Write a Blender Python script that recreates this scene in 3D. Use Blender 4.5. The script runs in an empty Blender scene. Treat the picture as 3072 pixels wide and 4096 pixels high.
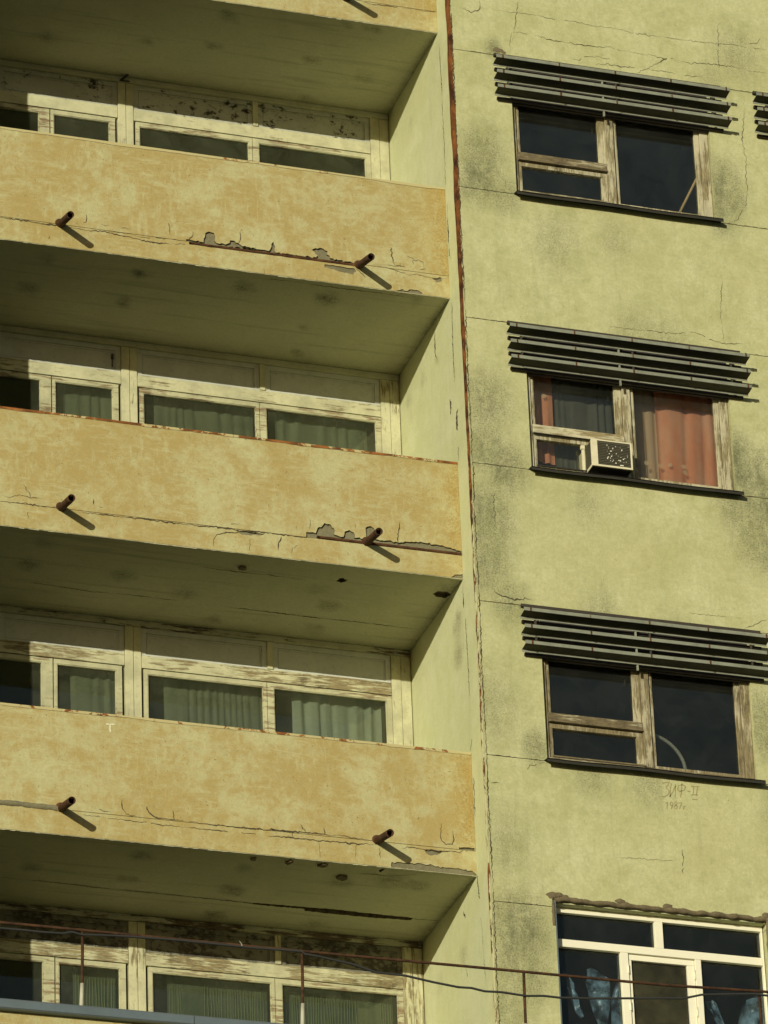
import bpy, bmesh, math, random
from mathutils import Vector, Matrix, noise as mnoise
random.seed(7)
SC = bpy.context.scene
# ---------------------------------------------------------------- camera, sky, sun, exposure
cd = bpy.data.cameras.new('camera'); cam = bpy.data.objects.new('camera', cd); SC.collection.objects.link(cam)
cam.matrix_world = Matrix(((0.95109, -0.11382, -0.287182, -14.78431), (-0.306981, -0.452104, -0.837475, -40.6204),
                           (-0.034515, 0.884673, -0.464932, -19.1219), (0, 0, 0, 1)))
cd.sensor_fit = 'HORIZONTAL'; cd.sensor_width = 36.0; cd.lens = 247.13; cd.clip_start = 0.5; cd.clip_end = 9000
SC.camera = cam
SUN = Vector((0.77, 1.0, -0.205)).normalized()          # direction the light travels
EL = math.asin(-SUN.z); ROT = math.atan2(-SUN.x, -SUN.y)
w = bpy.data.worlds.new('World'); SC.world = w; w.use_nodes = True
wn = w.node_tree.nodes; wl = w.node_tree.links
for n in list(wn): wn.remove(n)
sky = wn.new('ShaderNodeTexSky'); sky.sky_type = 'NISHITA'; sky.sun_disc = False
sky.sun_elevation = EL; sky.sun_rotation = ROT % (2 * math.pi)
sky.air_density = 1.0; sky.dust_density = 1.0; sky.ozone_density = 1.0; sky.altitude = 50
bg = wn.new('ShaderNodeBackground'); bg.inputs['Strength'].default_value = 0.060
wo = wn.new('ShaderNodeOutputWorld'); wl.new(sky.outputs[0], bg.inputs[0]); wl.new(bg.outputs[0], wo.inputs[0])
sd = bpy.data.lights.new('sun', 'SUN'); sd.energy = 4.0; sd.angle = math.radians(0.5); sd.color = (1.0, 0.93, 0.74)
so = bpy.data.objects.new('sun', sd); SC.collection.objects.link(so); so.rotation_euler = SUN.to_track_quat('-Z', 'Y').to_euler()
so.location = (-30, -40, 25)
SC.view_settings.view_transform = 'Standard'; SC.view_settings.look = 'None'
SC.view_settings.exposure = 0.0; SC.view_settings.gamma = 1.0; SC.view_settings.use_curve_mapping = False
SC.cycles.max_bounces = 8; SC.cycles.transparent_max_bounces = 12

# ---------------------------------------------------------------- measured outlines, metres on their own surfaces
WALL_CRACKS = [(7,[(0.333,9.24),(0.341,9.209),(0.343,9.156),(0.308,9.108),(0.25,9.087),(0.194,9.099),(0.157,9.114)]),(3.5,[(0.339,9.156),(0.463,9.155),(0.634,9.152),(0.902,9.164),(1.074,9.15),(1.285,9.153),(1.496,9.135),(1.689,9.145),(1.94,9.127),(2.075,9.123),(2.221,9.13),(2.425,9.127),(2.836,9.146),(3.013,9.16),(3.13,9.151),(3.347,9.165)]),(4.5,[(0.621,8.68),(0.635,8.863),(0.657,8.92),(0.776,8.929),(0.985,8.91),(1.137,8.893),(1.29,8.89),(1.463,8.893),(1.598,8.898),(1.657,8.921),(1.771,8.897),(1.926,8.894),(2.041,8.881),(2.081,8.898),(2.253,8.873),(2.313,8.894),(2.379,8.861),(2.466,8.865),(2.642,8.883),(2.936,8.899),(3.15,8.88),(3.326,8.876)]),(4.5,[(1.243,8.724),(1.347,8.707),(1.408,8.76),(1.533,8.776),(1.668,8.773)]),(5,[(1.519,8.689),(1.664,8.708),(1.76,8.702),(1.925,8.716)]),(4.5,[(1.95,8.663),(2.07,8.736),(2.172,8.817),(2.273,8.881)]),(4,[(2.05,8.722),(2.205,8.726),(2.36,8.719),(2.495,8.715),(2.651,8.723)]),(3.5,[(2.894,9.422),(2.841,9.359),(2.837,9.163),(2.82,8.923),(2.824,8.751),(2.824,8.698)]),(4.5,[(3.063,8.618),(3.057,8.403),(3.009,8.055),(3.029,7.868),(3.022,7.634),(3.031,7.488),(2.986,7.272),(2.867,7.087)]),(4,[(3.153,9.205),(3.212,9.199),(3.274,9.246),(3.287,9.292)]),(5,[(0.268,4.014),(0.272,3.965),(0.246,3.913),(0.251,3.836),(0.216,3.677),(0.234,3.544),(0.214,3.349)]),(4,[(1.491,5.729),(1.735,5.733),(1.867,5.742),(2.055,5.738),(2.263,5.762),(2.378,5.784),(2.452,5.754),(2.544,5.726),(2.656,5.702),(2.81,5.733),(2.983,5.762)]),(3.5,[(2.681,6.472),(2.675,6.307),(2.643,6.056),(2.652,5.853),(2.657,5.712)]),(3.5,[(0.425,5.959),(0.421,5.797),(0.434,5.758)]),(10,[(0.155,2.779),(0.203,2.741),(0.21,2.716),(0.266,2.697),(0.332,2.687),(0.43,2.682),(0.514,2.697),(0.563,2.69)]),(3.5,[(2.109,2.755),(2.251,2.746),(2.454,2.753),(2.624,2.756)]),(4,[(2.65,2.644),(2.721,2.688),(2.879,2.769)]),(4,[(0.418,0.957),(0.445,1.002),(0.528,1.028),(0.593,1.044)]),(4,[(0.062,0.787),(0.143,0.792)]),(3.5,[(1.229,0.173),(1.457,0.185),(1.621,0.189),(1.785,0.192)]),(6,[(1.878,0.316),(1.869,0.081)]),(3,[(0.028,0.562),(0.037,0.413),(0.026,0.212)]),(4,[(0.413,-0.283),(0.492,-0.3)]),(3,[(0.663,8.812),(0.69,8.977),(0.735,9.308)])]
PARAPET_CRACKS = {2: [(8,[(-4.409,6.226),(-4.261,6.228),(-4.113,6.224),(-3.965,6.217),(-3.831,6.221),(-3.697,6.219),(-3.578,6.214),(-3.429,6.223),(-3.324,6.213),(-3.22,6.204),(-3.1,6.196),(-3.025,6.182),(-2.95,6.177),(-2.83,6.186),(-2.739,6.191),(-2.619,6.206)]),(4,[(-3.369,6.232),(-3.249,6.236),(-3.144,6.232),(-3.07,6.218),(-2.995,6.212),(-2.919,6.232),(-2.769,6.237),(-2.618,6.243)]),(4,[(-3.687,6.273),(-3.622,6.279),(-3.585,6.3),(-3.573,6.344),(-3.577,6.382)]),(6,[(-2.777,6.413),(-2.767,6.364),(-2.763,6.323),(-2.768,6.288)]),(3,[(-3.443,6.305),(-3.436,6.292),(-3.361,6.297)]),(3,[(-3.241,6.288),(-3.114,6.29)]),(7,[(-2.541,6.356),(-2.549,6.304),(-2.58,6.257)]),(4,[(-2.077,6.426),(-2.074,6.341),(-2.095,6.296)]),(2.5,[(-3.943,6.104),(-3.947,6.011)]),(5,[(-0.738,6.251),(-0.546,6.229),(-0.393,6.195),(-0.33,6.213),(-0.237,6.201),(-0.082,6.198),(0.004,6.219)]),(7,[(-0.575,6.475),(-0.571,6.382),(-0.558,6.315),(-0.544,6.287)]),(4,[(-0.76,6.265),(-0.606,6.271),(-0.498,6.277),(-0.312,6.275),(-0.156,6.286)]),(4,[(-0.496,6.325),(-0.49,6.283),(-0.389,6.281),(-0.349,6.312),(-0.363,6.353),(-0.308,6.378),(-0.262,6.359),(-0.249,6.293)]),(4,[(-0.415,6.405),(-0.339,6.365)]),(5,[(-0.933,6.184),(-0.843,6.104)]),(4,[(-2.081,6.395),(-2.074,6.345),(-2.098,6.29)]),(2.5,[(-1.853,6.057),(-1.847,5.99)]),(2.5,[(-1.336,6.04),(-1.334,5.989)])],1: [(5,[(-4.411,3.24),(-4.268,3.243),(-4.124,3.242),(-3.98,3.236),(-3.864,3.235)]),(4,[(-4.411,3.303),(-4.325,3.286),(-4.231,3.329),(-4.138,3.315),(-4.022,3.314)]),(6,[(-4.188,3.443),(-4.166,3.39),(-4.138,3.362),(-4.131,3.311)]),(6,[(-3.537,3.377),(-3.533,3.319)]),(4,[(-3.487,3.304),(-3.429,3.295),(-3.407,3.341)]),(8,[(-3.647,3.228),(-3.473,3.227),(-3.328,3.225),(-3.183,3.228),(-3.037,3.23),(-2.891,3.227),(-2.745,3.225),(-2.598,3.228),(-2.451,3.23),(-2.304,3.236),(-2.172,3.234),(-2.083,3.234),(-1.996,3.236)]),(5,[(-2.404,3.038),(-2.407,3.101),(-2.379,3.155),(-2.32,3.183),(-2.231,3.19),(-2.165,3.211)]),(3,[(-4.153,3.092),(-4.15,3.163)]),(3,[(-3.314,3.192),(-3.322,3.151)]),(9,[(-2.134,3.225),(-1.975,3.237),(-1.817,3.237),(-1.657,3.234),(-1.514,3.235)]),(7,[(-0.597,3.516),(-0.616,3.427),(-0.629,3.304),(-0.614,3.263)]),(5,[(-1.789,3.072),(-1.779,3.142),(-1.754,3.214)]),(3,[(-2.06,3.029),(-2.057,3.158)]),(5,[(-1.607,3.344),(-1.6,3.305)]),(4,[(-1.469,3.422),(-1.479,3.326)]),(4,[(-1.311,3.089),(-1.309,3.03)]),(3,[(-1.662,3.062),(-1.653,3.106),(-1.596,3.148)]),(6,[(-1.035,3.443),(-1.029,3.392)]),(5,[(-2.293,3.197),(-2.198,3.195),(-2.134,3.217)]),(3,[(-2.292,3.269),(-2.196,3.291),(-2.085,3.292)])],0: [(4.5,[(-3.658,0.208),(-3.503,0.205),(-3.362,0.202),(-3.221,0.195),(-3.079,0.199),(-2.938,0.187),(-2.796,0.19),(-2.654,0.184),(-2.44,0.188),(-2.297,0.188),(-2.07,0.189)]),(4,[(-3.516,0.278),(-3.404,0.26)]),(5,[(-3.303,0.395),(-3.311,0.327),(-3.27,0.257),(-3.178,0.249)]),(6,[(-3.077,0.352),(-3.071,0.308),(-2.994,0.256),(-2.923,0.256)]),(6,[(-2.836,0.341),(-2.823,0.252)]),(4,[(-3.008,0.255),(-2.823,0.252),(-2.653,0.255),(-2.582,0.237),(-2.439,0.24),(-2.296,0.24),(-2.182,0.237),(-2.069,0.234)]),(3,[(-2.746,0.185),(-2.751,0.087)]),(5,[(-2.356,0.24),(-2.233,0.24),(-2.11,0.242),(-1.987,0.243),(-1.925,0.253),(-1.755,0.247),(-1.585,0.257),(-1.43,0.254),(-1.243,0.257),(-1.119,0.249),(-0.963,0.241)]),(7,[(-1.958,0.185),(-1.741,0.192),(-1.618,0.185),(-1.494,0.189),(-1.354,0.197),(-1.198,0.192),(-1.042,0.2),(-0.949,0.207)]),(5,[(-1.652,0.334),(-1.63,0.293),(-1.608,0.263)]),(6,[(-1.435,0.321),(-1.43,0.254)]),(5,[(-0.318,0.481),(-0.334,0.373),(-0.317,0.309),(-0.287,0.279),(-0.224,0.283),(-0.207,0.32),(-0.21,0.426)]),(6,[(-0.699,0.196),(-0.636,0.21),(-0.526,0.205),(-0.416,0.209),(-0.322,0.207),(-0.18,0.217),(-0.02,0.258)]),(3,[(-1.486,0.178),(-1.48,0.025)]),(3,[(-1.129,0.183),(-1.148,0.059)]),(3,[(-0.918,0.181),(-0.906,0.076)]),(3,[(-1.724,0.25),(-1.729,0.201)])],3: [(4,[(-0.751,9.227),(-0.656,9.22),(-0.498,9.225),(-0.354,9.228),(-0.195,9.231),(-0.02,9.233)])]}
SPALLS = {2: [[(-2.61,6.261),(-2.565,6.26),(-2.437,6.253),(-2.42,6.357),(-2.386,6.379),(-2.331,6.37),(-2.33,6.286),(-2.308,6.264),(-2.209,6.27),(-2.178,6.312),(-2.132,6.316),(-2.076,6.282),(-2.012,6.266),(-1.923,6.259),(-1.924,6.212),(-2.104,6.21),(-2.316,6.217),(-2.528,6.214),(-2.611,6.214)],[(-2.225,6.241),(-2.046,6.256),(-1.894,6.257),(-1.795,6.254),(-1.77,6.322),(-1.746,6.363),(-1.738,6.293),(-1.734,6.252),(-1.589,6.248),(-1.437,6.245),(-1.329,6.252),(-1.313,6.28),(-1.373,6.334),(-1.272,6.363),(-1.212,6.338),(-1.188,6.265),(-1.038,6.253),(-0.931,6.243),(-0.924,6.207),(-1.162,6.209),(-1.468,6.211),(-1.773,6.212),(-2.001,6.217),(-2.226,6.212)],[(-1.247,6.188),(-1.101,6.188),(-0.963,6.188),(-0.933,6.158),(-0.966,6.116),(-1.073,6.129),(-1.179,6.142),(-1.248,6.154)],[(-0.176,6.193),(-0.082,6.215),(-0.076,6.179),(-0.131,6.153)],[(-0.539,6.004),(-0.492,6.023),(-0.43,6.015),(-0.375,6.04),(-0.314,6.037),(-0.279,6.016),(-0.285,5.978),(-0.401,5.978),(-0.524,5.981)]],1: [[(-1.512,3.296),(-1.448,3.301),(-1.42,3.294),(-1.39,3.363),(-1.333,3.412),(-1.269,3.399),(-1.235,3.348),(-1.237,3.3),(-1.152,3.29),(-1.139,3.347),(-1.094,3.37),(-1.049,3.346),(-1.045,3.295),(-0.935,3.3),(-0.935,3.413),(-0.882,3.437),(-0.843,3.398),(-0.839,3.304),(-0.629,3.301),(-0.45,3.33),(-0.272,3.323),(-0.191,3.325),(-0.002,3.28),(-0.004,3.231),(-0.211,3.236),(-0.535,3.237),(-0.857,3.238),(-1.178,3.238),(-1.514,3.241)],[(-2.197,3.229),(-2.134,3.23),(-2.055,3.223),(-1.912,3.231),(-1.976,3.199),(-2.088,3.188),(-2.151,3.198)],[(-0.128,2.988),(-0.082,3.031),(0.004,3.049),(0.004,2.969),(-0.06,2.975)]],0: [[(-0.487,0.206),(-0.4,0.209),(-0.303,0.204),(-0.355,0.174),(-0.434,0.153),(-0.477,0.175)],[(-0.162,0.263),(-0.011,0.272),(-0.013,0.202),(-0.071,0.179),(-0.101,0.209),(-0.167,0.214)],[(-1.933,0.256),(-1.747,0.253),(-1.755,0.242),(-1.918,0.241)],[(-0.806,0.053),(-0.673,0.057),(-0.532,0.067),(-0.477,0.056),(-0.437,0.068),(-0.344,0.042),(-0.218,0.05),(-0.045,0.044),(0.003,-0.0),(-0.033,-0.02),(-0.503,-0.012),(-0.808,-0.002)]]}
RODS = {2: [(-2.581,6.223),(-0.919,6.225)],1: [(-1.409,3.257),(-0.008,3.253)]}
RIDGE = [(-4.413,0.25),(-4.246,0.254),(-4.064,0.249),(-3.938,0.252),(-3.865,0.241)]
SOFFIT_CRACKS = {1: [(4,[(-4.061,1.35),(-3.856,1.347),(-3.557,1.369),(-3.256,1.392),(-2.967,1.368),(-2.668,1.376),(-2.445,1.376)]),(4,[(-2.457,0.661),(-2.276,0.673),(-2.082,0.679),(-1.891,0.68)]),(5,[(-1.98,1.392),(-1.574,1.398),(-1.248,1.406),(-0.922,1.407),(-0.68,1.397),(-0.349,1.408),(-0.019,1.413)]),(3,[(-2.19,0.677),(-1.95,0.679),(-1.825,0.672),(-1.632,0.676),(-1.387,0.691)])],0: [(5,[(-4.156,1.326),(-3.872,1.328),(-3.586,1.33),(-3.295,1.349),(-3.007,1.351),(-2.721,1.347),(-2.429,1.356),(-2.138,1.358),(-1.756,1.375)]),(6,[(-2.055,1.353),(-1.8,1.369)]),(5,[(-0.263,1.374),(-0.014,1.354)]),(5,[(-0.784,0.65),(-0.79,0.583),(-0.681,0.58),(-0.624,0.611)]),(4,[(-1.122,0.522),(-0.913,0.491),(-0.757,0.492),(-0.55,0.405)])],2: [(4,[(-2.189,0.46),(-1.931,0.409),(-1.56,0.378),(-1.235,0.393),(-0.868,0.388),(-0.684,0.385),(-0.372,0.395)])],3: []}
SOFFIT_HOLES = {1: [[(-2.093,0.584),(-2.075,0.552),(-2.028,0.551),(-2.01,0.584),(-2.034,0.611),(-2.075,0.607)],[(-1.128,0.647),(-1.116,0.582),(-1.081,0.566),(-1.056,0.595),(-1.029,0.577),(-1.039,0.632),(-1.073,0.668)],[(-0.179,0.68),(-0.152,0.614),(-0.06,0.598),(-0.008,0.648),(-0.032,0.731),(-0.133,0.721)]],0: [[(-2.104,0.402),(-2.049,0.381),(-2.046,0.417),(-2.081,0.426)],[(-1.773,0.415),(-1.732,0.357),(-1.706,0.381),(-1.744,0.446)],[(-1.477,0.408),(-1.439,0.354),(-1.384,0.371),(-1.417,0.424)],[(-1.233,0.624),(-1.204,0.56),(-1.14,0.575),(-1.128,0.626),(-1.168,0.673)],[(-0.902,0.406),(-0.876,0.339),(-0.855,0.372),(-0.866,0.442)],[(-1.796,1.357),(-1.306,1.341),(-1.042,1.325),(-0.719,1.345),(-0.4,1.348),(-0.262,1.354),(-0.269,1.407),(-0.532,1.43),(-0.769,1.435),(-1.008,1.433),(-1.279,1.427),(-1.295,1.385),(-1.573,1.392),(-1.778,1.391)]],2: [],3: []}
SIDE_CRACKS = [(7,[(0.273,8.855),(0.275,8.642),(0.264,8.351),(0.275,8.075),(0.268,7.755),(0.277,7.498),(0.286,7.242)]),(9,[(0.267,7.023),(0.271,6.801),(0.272,6.612),(0.27,6.442)]),(8,[(0.277,6.756),(0.266,6.475),(0.244,6.394)]),(8,[(0.266,5.93),(0.285,5.603),(0.293,5.356),(0.292,5.187),(0.284,5.066)]),(20,[(0.444,4.969),(0.423,4.875),(0.446,4.804)]),(18,[(0.233,4.756),(0.285,4.701),(0.274,4.546)]),(12,[(0.808,5.995),(0.792,5.816),(0.801,5.668),(0.741,5.55)]),(12,[(0.274,4.365),(0.284,4.222)]),(9,[(0.325,2.942),(0.332,2.705)]),(7,[(0.299,2.586),(0.294,2.447),(0.285,2.256),(0.277,2.031),(0.286,1.782)]),(16,[(0.273,1.341),(0.323,1.247)]),(10,[(0.277,0.953),(0.285,0.791),(0.291,0.564)]),(12,[(0.302,-0.004),(0.285,-0.157),(0.26,-0.249)]),(12,[(0.707,-0.181),(0.671,-0.262)]),(6,[(0.252,-0.43),(0.228,-0.761),(0.215,-1.006),(0.203,-1.09)]),(6,[(0.709,-0.732),(0.689,-0.828)])]
INSCRIPTION = [[(1.724,0.965),(1.794,0.981),(1.762,0.915),(1.784,0.903),(1.778,0.86),(1.746,0.828),(1.71,0.828)],[(1.81,0.974),(1.79,0.833)],[(1.79,0.833),(1.853,0.948)],[(1.854,0.97),(1.842,0.833)],[(1.918,0.989),(1.897,0.839)],[(1.917,0.969),(1.883,0.957),(1.868,0.921),(1.888,0.898),(1.913,0.907),(1.939,0.92),(1.952,0.952),(1.938,0.968),(1.917,0.969)],[(1.968,0.911),(1.996,0.911)],[(2.007,0.962),(2.086,0.967)],[(2.029,0.961),(2.017,0.881)],[(2.065,0.961),(2.052,0.881)],[(2.002,0.876),(2.072,0.88)],[(2.007,0.834),(2.06,0.835)],[(1.749,0.764),(1.767,0.783),(1.757,0.711)],[(1.807,0.75),(1.791,0.752),(1.786,0.771),(1.803,0.787),(1.815,0.775),(1.81,0.745),(1.795,0.715)],[(1.841,0.76),(1.828,0.773),(1.84,0.791),(1.856,0.786),(1.855,0.769),(1.841,0.757),(1.826,0.739),(1.832,0.719),(1.848,0.724),(1.856,0.745),(1.841,0.757)],[(1.869,0.78),(1.899,0.787),(1.878,0.724)],[(1.914,0.718),(1.919,0.752),(1.939,0.754)],[(1.947,0.724),(1.949,0.721)]]
MARK_T = [[(-3.44,1.12),(-3.364,1.126)],[(-3.404,1.125),(-3.404,1.046)]]
CABLE = [(-5.475,-2.527),(-5.303,-2.526),(-5.131,-2.525),(-4.959,-2.526),(-4.803,-2.522),(-4.733,-2.501),(-4.664,-2.515),(-4.634,-2.518),(-4.525,-2.508),(-4.351,-2.498),(-4.176,-2.492),(-3.862,-2.486),(-3.598,-2.488),(-3.245,-2.492),(-2.979,-2.485),(-2.819,-2.481),(-2.793,-2.502),(-2.668,-2.513),(-2.535,-2.532),(-2.394,-2.551),(-2.19,-2.605),(-1.936,-2.61),(-1.697,-2.645),(-1.485,-2.668),(-1.371,-2.665),(-1.258,-2.683),(-1.116,-2.677),(-0.902,-2.69),(-0.749,-2.675),(-0.61,-2.678),(-0.392,-2.664),(-0.059,-2.632),(0.251,-2.602),(0.484,-2.581),(0.643,-2.534),(0.904,-2.504),(1.113,-2.482),(1.23,-2.486),(1.427,-2.484)]
WALL_STAINS = [(2.90,4.30,.16,.9),(2.98,3.95,.22,.8),(3.02,3.55,.20,.6),(2.86,7.35,.10,.8),(2.83,1.5,.12,.6),(2.95,.75,.2,.45),(.36,4.05,.16,.7),(0.24,7.23,0.17,0.9),(0.28,7.45,0.21,0.5),(0.45,8.7,0.06,0.9),(0.49,7.05,0.14,0.5),(0.2,4.72,0.21,0.55),(0.18,4.25,0.16,0.7),(0.23,4.45,0.14,0.4),(0.14,3.49,0.21,0.7),(0.1,3.05,0.21,0.55),(2.68,7.38,0.14,0.9),(2.76,7.5,0.18,0.6),(2.7,4.51,0.13,0.9),(2.73,4.27,0.14,0.8),(2.71,3.97,0.21,0.55),(2.77,3.58,0.18,0.4),(2.77,1.7,0.21,0.5),(0.26,-0.64,0.21,0.8),(0.2,-0.87,0.23,0.5),(0.13,-0.52,0.14,0.5),(0.33,2.65,0.14,0.5),(1.23,2.61,0.18,0.35),(2.0,2.39,0.18,0.4),(0.1,1.58,0.27,0.3),(0.52,1.19,0.11,0.6),(0.32,-1.03,0.21,0.5),(2.74,7.13,0.14,0.5),(1.59,0.96,0.18,0.35),(1.05,1.04,0.18,0.4),(0.17,0.21,0.27,0.25),(1.61,6.7,0.18,0.25),(0.99,6.6,0.23,0.3),(3.02,9.07,0.23,0.3),(2.06,5.53,0.23,0.35),(1.78,5.59,0.27,0.3),(0.09,-1.41,0.23,0.35),(2.83,3.69,0.18,0.5),(0.12,7.09,0.11,0.5),(2.74,8.67,0.18,0.25),(1.16,3.77,0.18,0.25)]
SOFFIT_STAINS = [(3,-1.05,1.1,0.05,0.7),(3,-0.91,0.39,0.02,0.8),(3,-0.64,0.39,0.06,0.6),(3,-2.04,0.59,0.05,0.5),(3,-0.9,1.8,0.06,0.4),(3,-0.45,1.27,0.09,0.3),(3,-2.07,0.54,0.06,0.6),(3,-2.05,1.09,0.05,0.7),(3,-2.72,1.2,0.05,0.5),(3,-3.68,1.36,0.09,0.4),(2,-1.13,0.62,0.08,0.8),(2,-1.22,1.18,0.03,0.6),(2,-1.11,1.69,0.05,0.6),(2,-0.66,1.03,0.04,0.4),(2,-0.31,0.55,0.03,0.5),(2,-0.31,0.44,0.05,0.5),(2,-2.98,0.6,0.06,0.7),(2,-2.99,1.15,0.05,0.8),(2,-1.96,0.6,0.08,0.6),(2,-3.93,1.13,0.08,0.5),(2,-3.9,0.56,0.06,0.4),(1,-1.05,1.14,0.07,0.6),(1,-1.03,1.62,0.07,0.5),(1,-0.03,0.55,0.1,0.5),(1,-1.24,0.86,0.1,0.3),(1,-0.25,1.07,0.05,0.3),(1,-3.97,1.01,0.08,0.6),(1,-3.08,1.01,0.09,0.5),(1,-2.03,1.66,0.05,0.6),(1,-2.41,1.23,0.09,0.4),(1,-3.94,0.53,0.08,0.4),(0,-2.03,1.14,0.07,0.7),(0,-1.15,0.74,0.08,0.5),(0,-0.45,0.65,0.07,0.6),(0,-1.09,1.69,0.08,0.4),(0,-0.72,0.6,0.13,0.4),(0,-0.03,1.59,0.05,0.9),(0,-3.94,1.05,0.06,0.6),(0,-3.04,1.11,0.06,0.6),(0,-2.06,1.13,0.08,0.7),(0,-2.05,1.71,0.07,0.8),(0,-3.05,0.59,0.08,0.5),(0,-2.09,0.64,0.06,0.5)]
SIDE_STAINS = [(0.54,2.6,0.08,0.8),(0.53,2.32,0.09,0.8),(0.5,2.69,0.06,0.8),(0.75,5.59,0.02,1),(1.23,8.51,0.08,0.3),(1.63,5.59,0.06,0.5),(1.2,5.59,0.08,0.35),(0.76,-0.59,0.09,0.4),(1.42,-0.59,0.09,0.3)]

# ---------------------------------------------------------------- object helpers
COL = SC.collection
def obj(name, bm, mats, parent=None, loc=None, smooth=False):
    me = bpy.data.meshes.new(name)
    if smooth:
        for f in bm.faces: f.smooth = True
    bm.to_mesh(me); bm.free()
    o = bpy.data.objects.new(name, me); COL.objects.link(o)
    for m in (mats if isinstance(mats, (list, tuple)) else [mats]): me.materials.append(m)
    if parent: o.parent = parent
    if loc: o.location = loc
    return o
def empty(name, loc=(0, 0, 0)):
    o = bpy.data.objects.new(name, None); COL.objects.link(o); o.location = loc; o.empty_display_size = .2; return o
def tag(o, label=None, cat=None, group=None, kind=None):
    for k, v in (('label', label), ('category', cat), ('group', group), ('kind', kind)):
        if v: o[k] = v
    return o
def box(bm, x0, x1, y0, y1, z0, z1, mi=0):
    v = [bm.verts.new(p) for p in ((x0,y0,z0),(x1,y0,z0),(x1,y1,z0),(x0,y1,z0),(x0,y0,z1),(x1,y0,z1),(x1,y1,z1),(x0,y1,z1))]
    fs = []
    for q in ((0,3,2,1),(4,5,6,7),(0,1,5,4),(1,2,6,5),(2,3,7,6),(3,0,4,7)):
        f = bm.faces.new([v[i] for i in q]); f.material_index = mi; fs.append(f)
    return fs
def B(*boxes):
    bm = bmesh.new()
    for b in boxes: box(bm, *b)
    return bm
def bevel(bm, w=.004):
    bmesh.ops.bevel(bm, geom=list(bm.edges), offset=w, segments=2, profile=.6, affect='EDGES'); return bm
def tube(bm, pts, r, n=10, caps=True, mi=0):
    pts = [Vector(p) for p in pts]; rings = []
    for i, p in enumerate(pts):
        t = (pts[min(i+1, len(pts)-1)] - pts[max(i-1, 0)]).normalized()
        a = t.cross(Vector((0, 0, 1)) if abs(t.z) < .9 else Vector((1, 0, 0))).normalized(); b = t.cross(a)
        rr = r[i] if isinstance(r, (list, tuple)) else r
        rings.append([bm.verts.new(p + (a*math.cos(2*math.pi*k/n) + b*math.sin(2*math.pi*k/n))*rr) for k in range(n)])
    for i in range(len(rings)-1):
        for k in range(n):
            f = bm.faces.new((rings[i][k], rings[i][(k+1) % n], rings[i+1][(k+1) % n], rings[i+1][k])); f.smooth = True; f.material_index = mi
    if caps:
        bm.faces.new(rings[0]); bm.faces.new(list(reversed(rings[-1])))
    return rings
def at_front(y): return lambda a, b, d: Vector((a, y - d, b))      # d metres proud of the surface
def at_side(x): return lambda a, b, d: Vector((x - d, a, b))
def at_under(z): return lambda a, b, d: Vector((a, b, z - d))
def ribbon(bm, pts, wd, to, jit=.006, proud=.0022, taper=True, seed=0):
    """a ragged hairline lying on a surface"""
    P = [Vector((p[0], p[1])) for p in pts]; Q = []
    for i in range(len(P)-1):
        n = max(1, int((P[i+1]-P[i]).length / .018))
        for k in range(n): Q.append(P[i].lerp(P[i+1], k/n))
    Q.append(P[-1])
    for i in range(1, len(Q)-1):
        Q[i] = Q[i] + Vector((random.gauss(0, jit), random.gauss(0, jit)))
    L = []; R = []; N = len(Q)
    for i in range(N):
        t = (Q[min(i+1, N-1)] - Q[max(i-1, 0)]);
        t = t.normalized() if t.length > 1e-6 else Vector((1, 0))
        nn = Vector((-t.y, t.x)); k = wd*.001*((.55 + .9*random.random())*max(.18, 1+1.5*mnoise.noise(Vector((Q[i].x*6, Q[i].y*6, 4.)))) if jit > .003 else .8+.4*random.random())
        if taper: k *= min(1, .35 + 4*min(i, N-1-i)/N)
        L.append(bm.verts.new(to(*(Q[i]+nn*k*.5), proud))); R.append(bm.verts.new(to(*(Q[i]-nn*k*.5), proud)))
    for i in range(N-1):
        if jit > .003 and wd < 6 and mnoise.noise(Vector((Q[i].x*9, Q[i].y*9, 11.))) > .38: continue    # hairlines break off
        bm.faces.new((L[i], L[i+1], R[i+1], R[i]))
    bmesh.ops.delete(bm, geom=[v for v in bm.verts if not v.link_faces], context='VERTS')
def prism(bm, poly, to, d0, d1, mi=0, rough=.006):
    pts = []
    n = len(poly)
    for i in range(n):
        a = Vector(poly[i]); b = Vector(poly[(i+1) % n]); m = max(1, int((b-a).length/.02))
        for k in range(m):
            q = a.lerp(b, k/m)
            if k: q = q + Vector((random.gauss(0, rough), random.gauss(0, rough)))
            pts.append(q)
    A = [bm.verts.new(to(p.x, p.y, d0)) for p in pts]; C = [bm.verts.new(to(p.x, p.y, d1)) for p in pts]
    fs = [bm.faces.new(A), bm.faces.new(list(reversed(C)))]
    for i in range(len(A)):
        j = (i+1) % len(A); fs.append(bm.faces.new((A[i], C[i], C[j], A[j])))
    for f in fs: f.material_index = mi
    bmesh.ops.recalc_face_normals(bm, faces=fs)
def carve(o, cutter_bm, mat):
    """sink real recesses into a mesh"""
    bmesh.ops.triangulate(cutter_bm, faces=list(cutter_bm.faces))
    c = obj('recess_cutter', cutter_bm, mat)
    m = o.modifiers.new('cut', 'BOOLEAN'); m.operation = 'DIFFERENCE'; m.solver = 'EXACT'; m.object = c; m.use_self = True
    try: m.material_mode = 'TRANSFER'
    except Exception: pass
    dg = bpy.context.evaluated_depsgraph_get(); dg.update()
    me = bpy.data.meshes.new_from_object(o.evaluated_get(dg), depsgraph=dg)
    o.modifiers.clear(); old = o.data
    if len(me.polygons) > 4:
        me.name = old.name; o.data = me
    bpy.data.objects.remove(c)
    return o
def stain_attr(o, f):
    a = o.data.attributes.new('stain', 'FLOAT', 'POINT')
    for i, v in enumerate(o.data.vertices): a.data[i].value = f(v.co)
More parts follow.
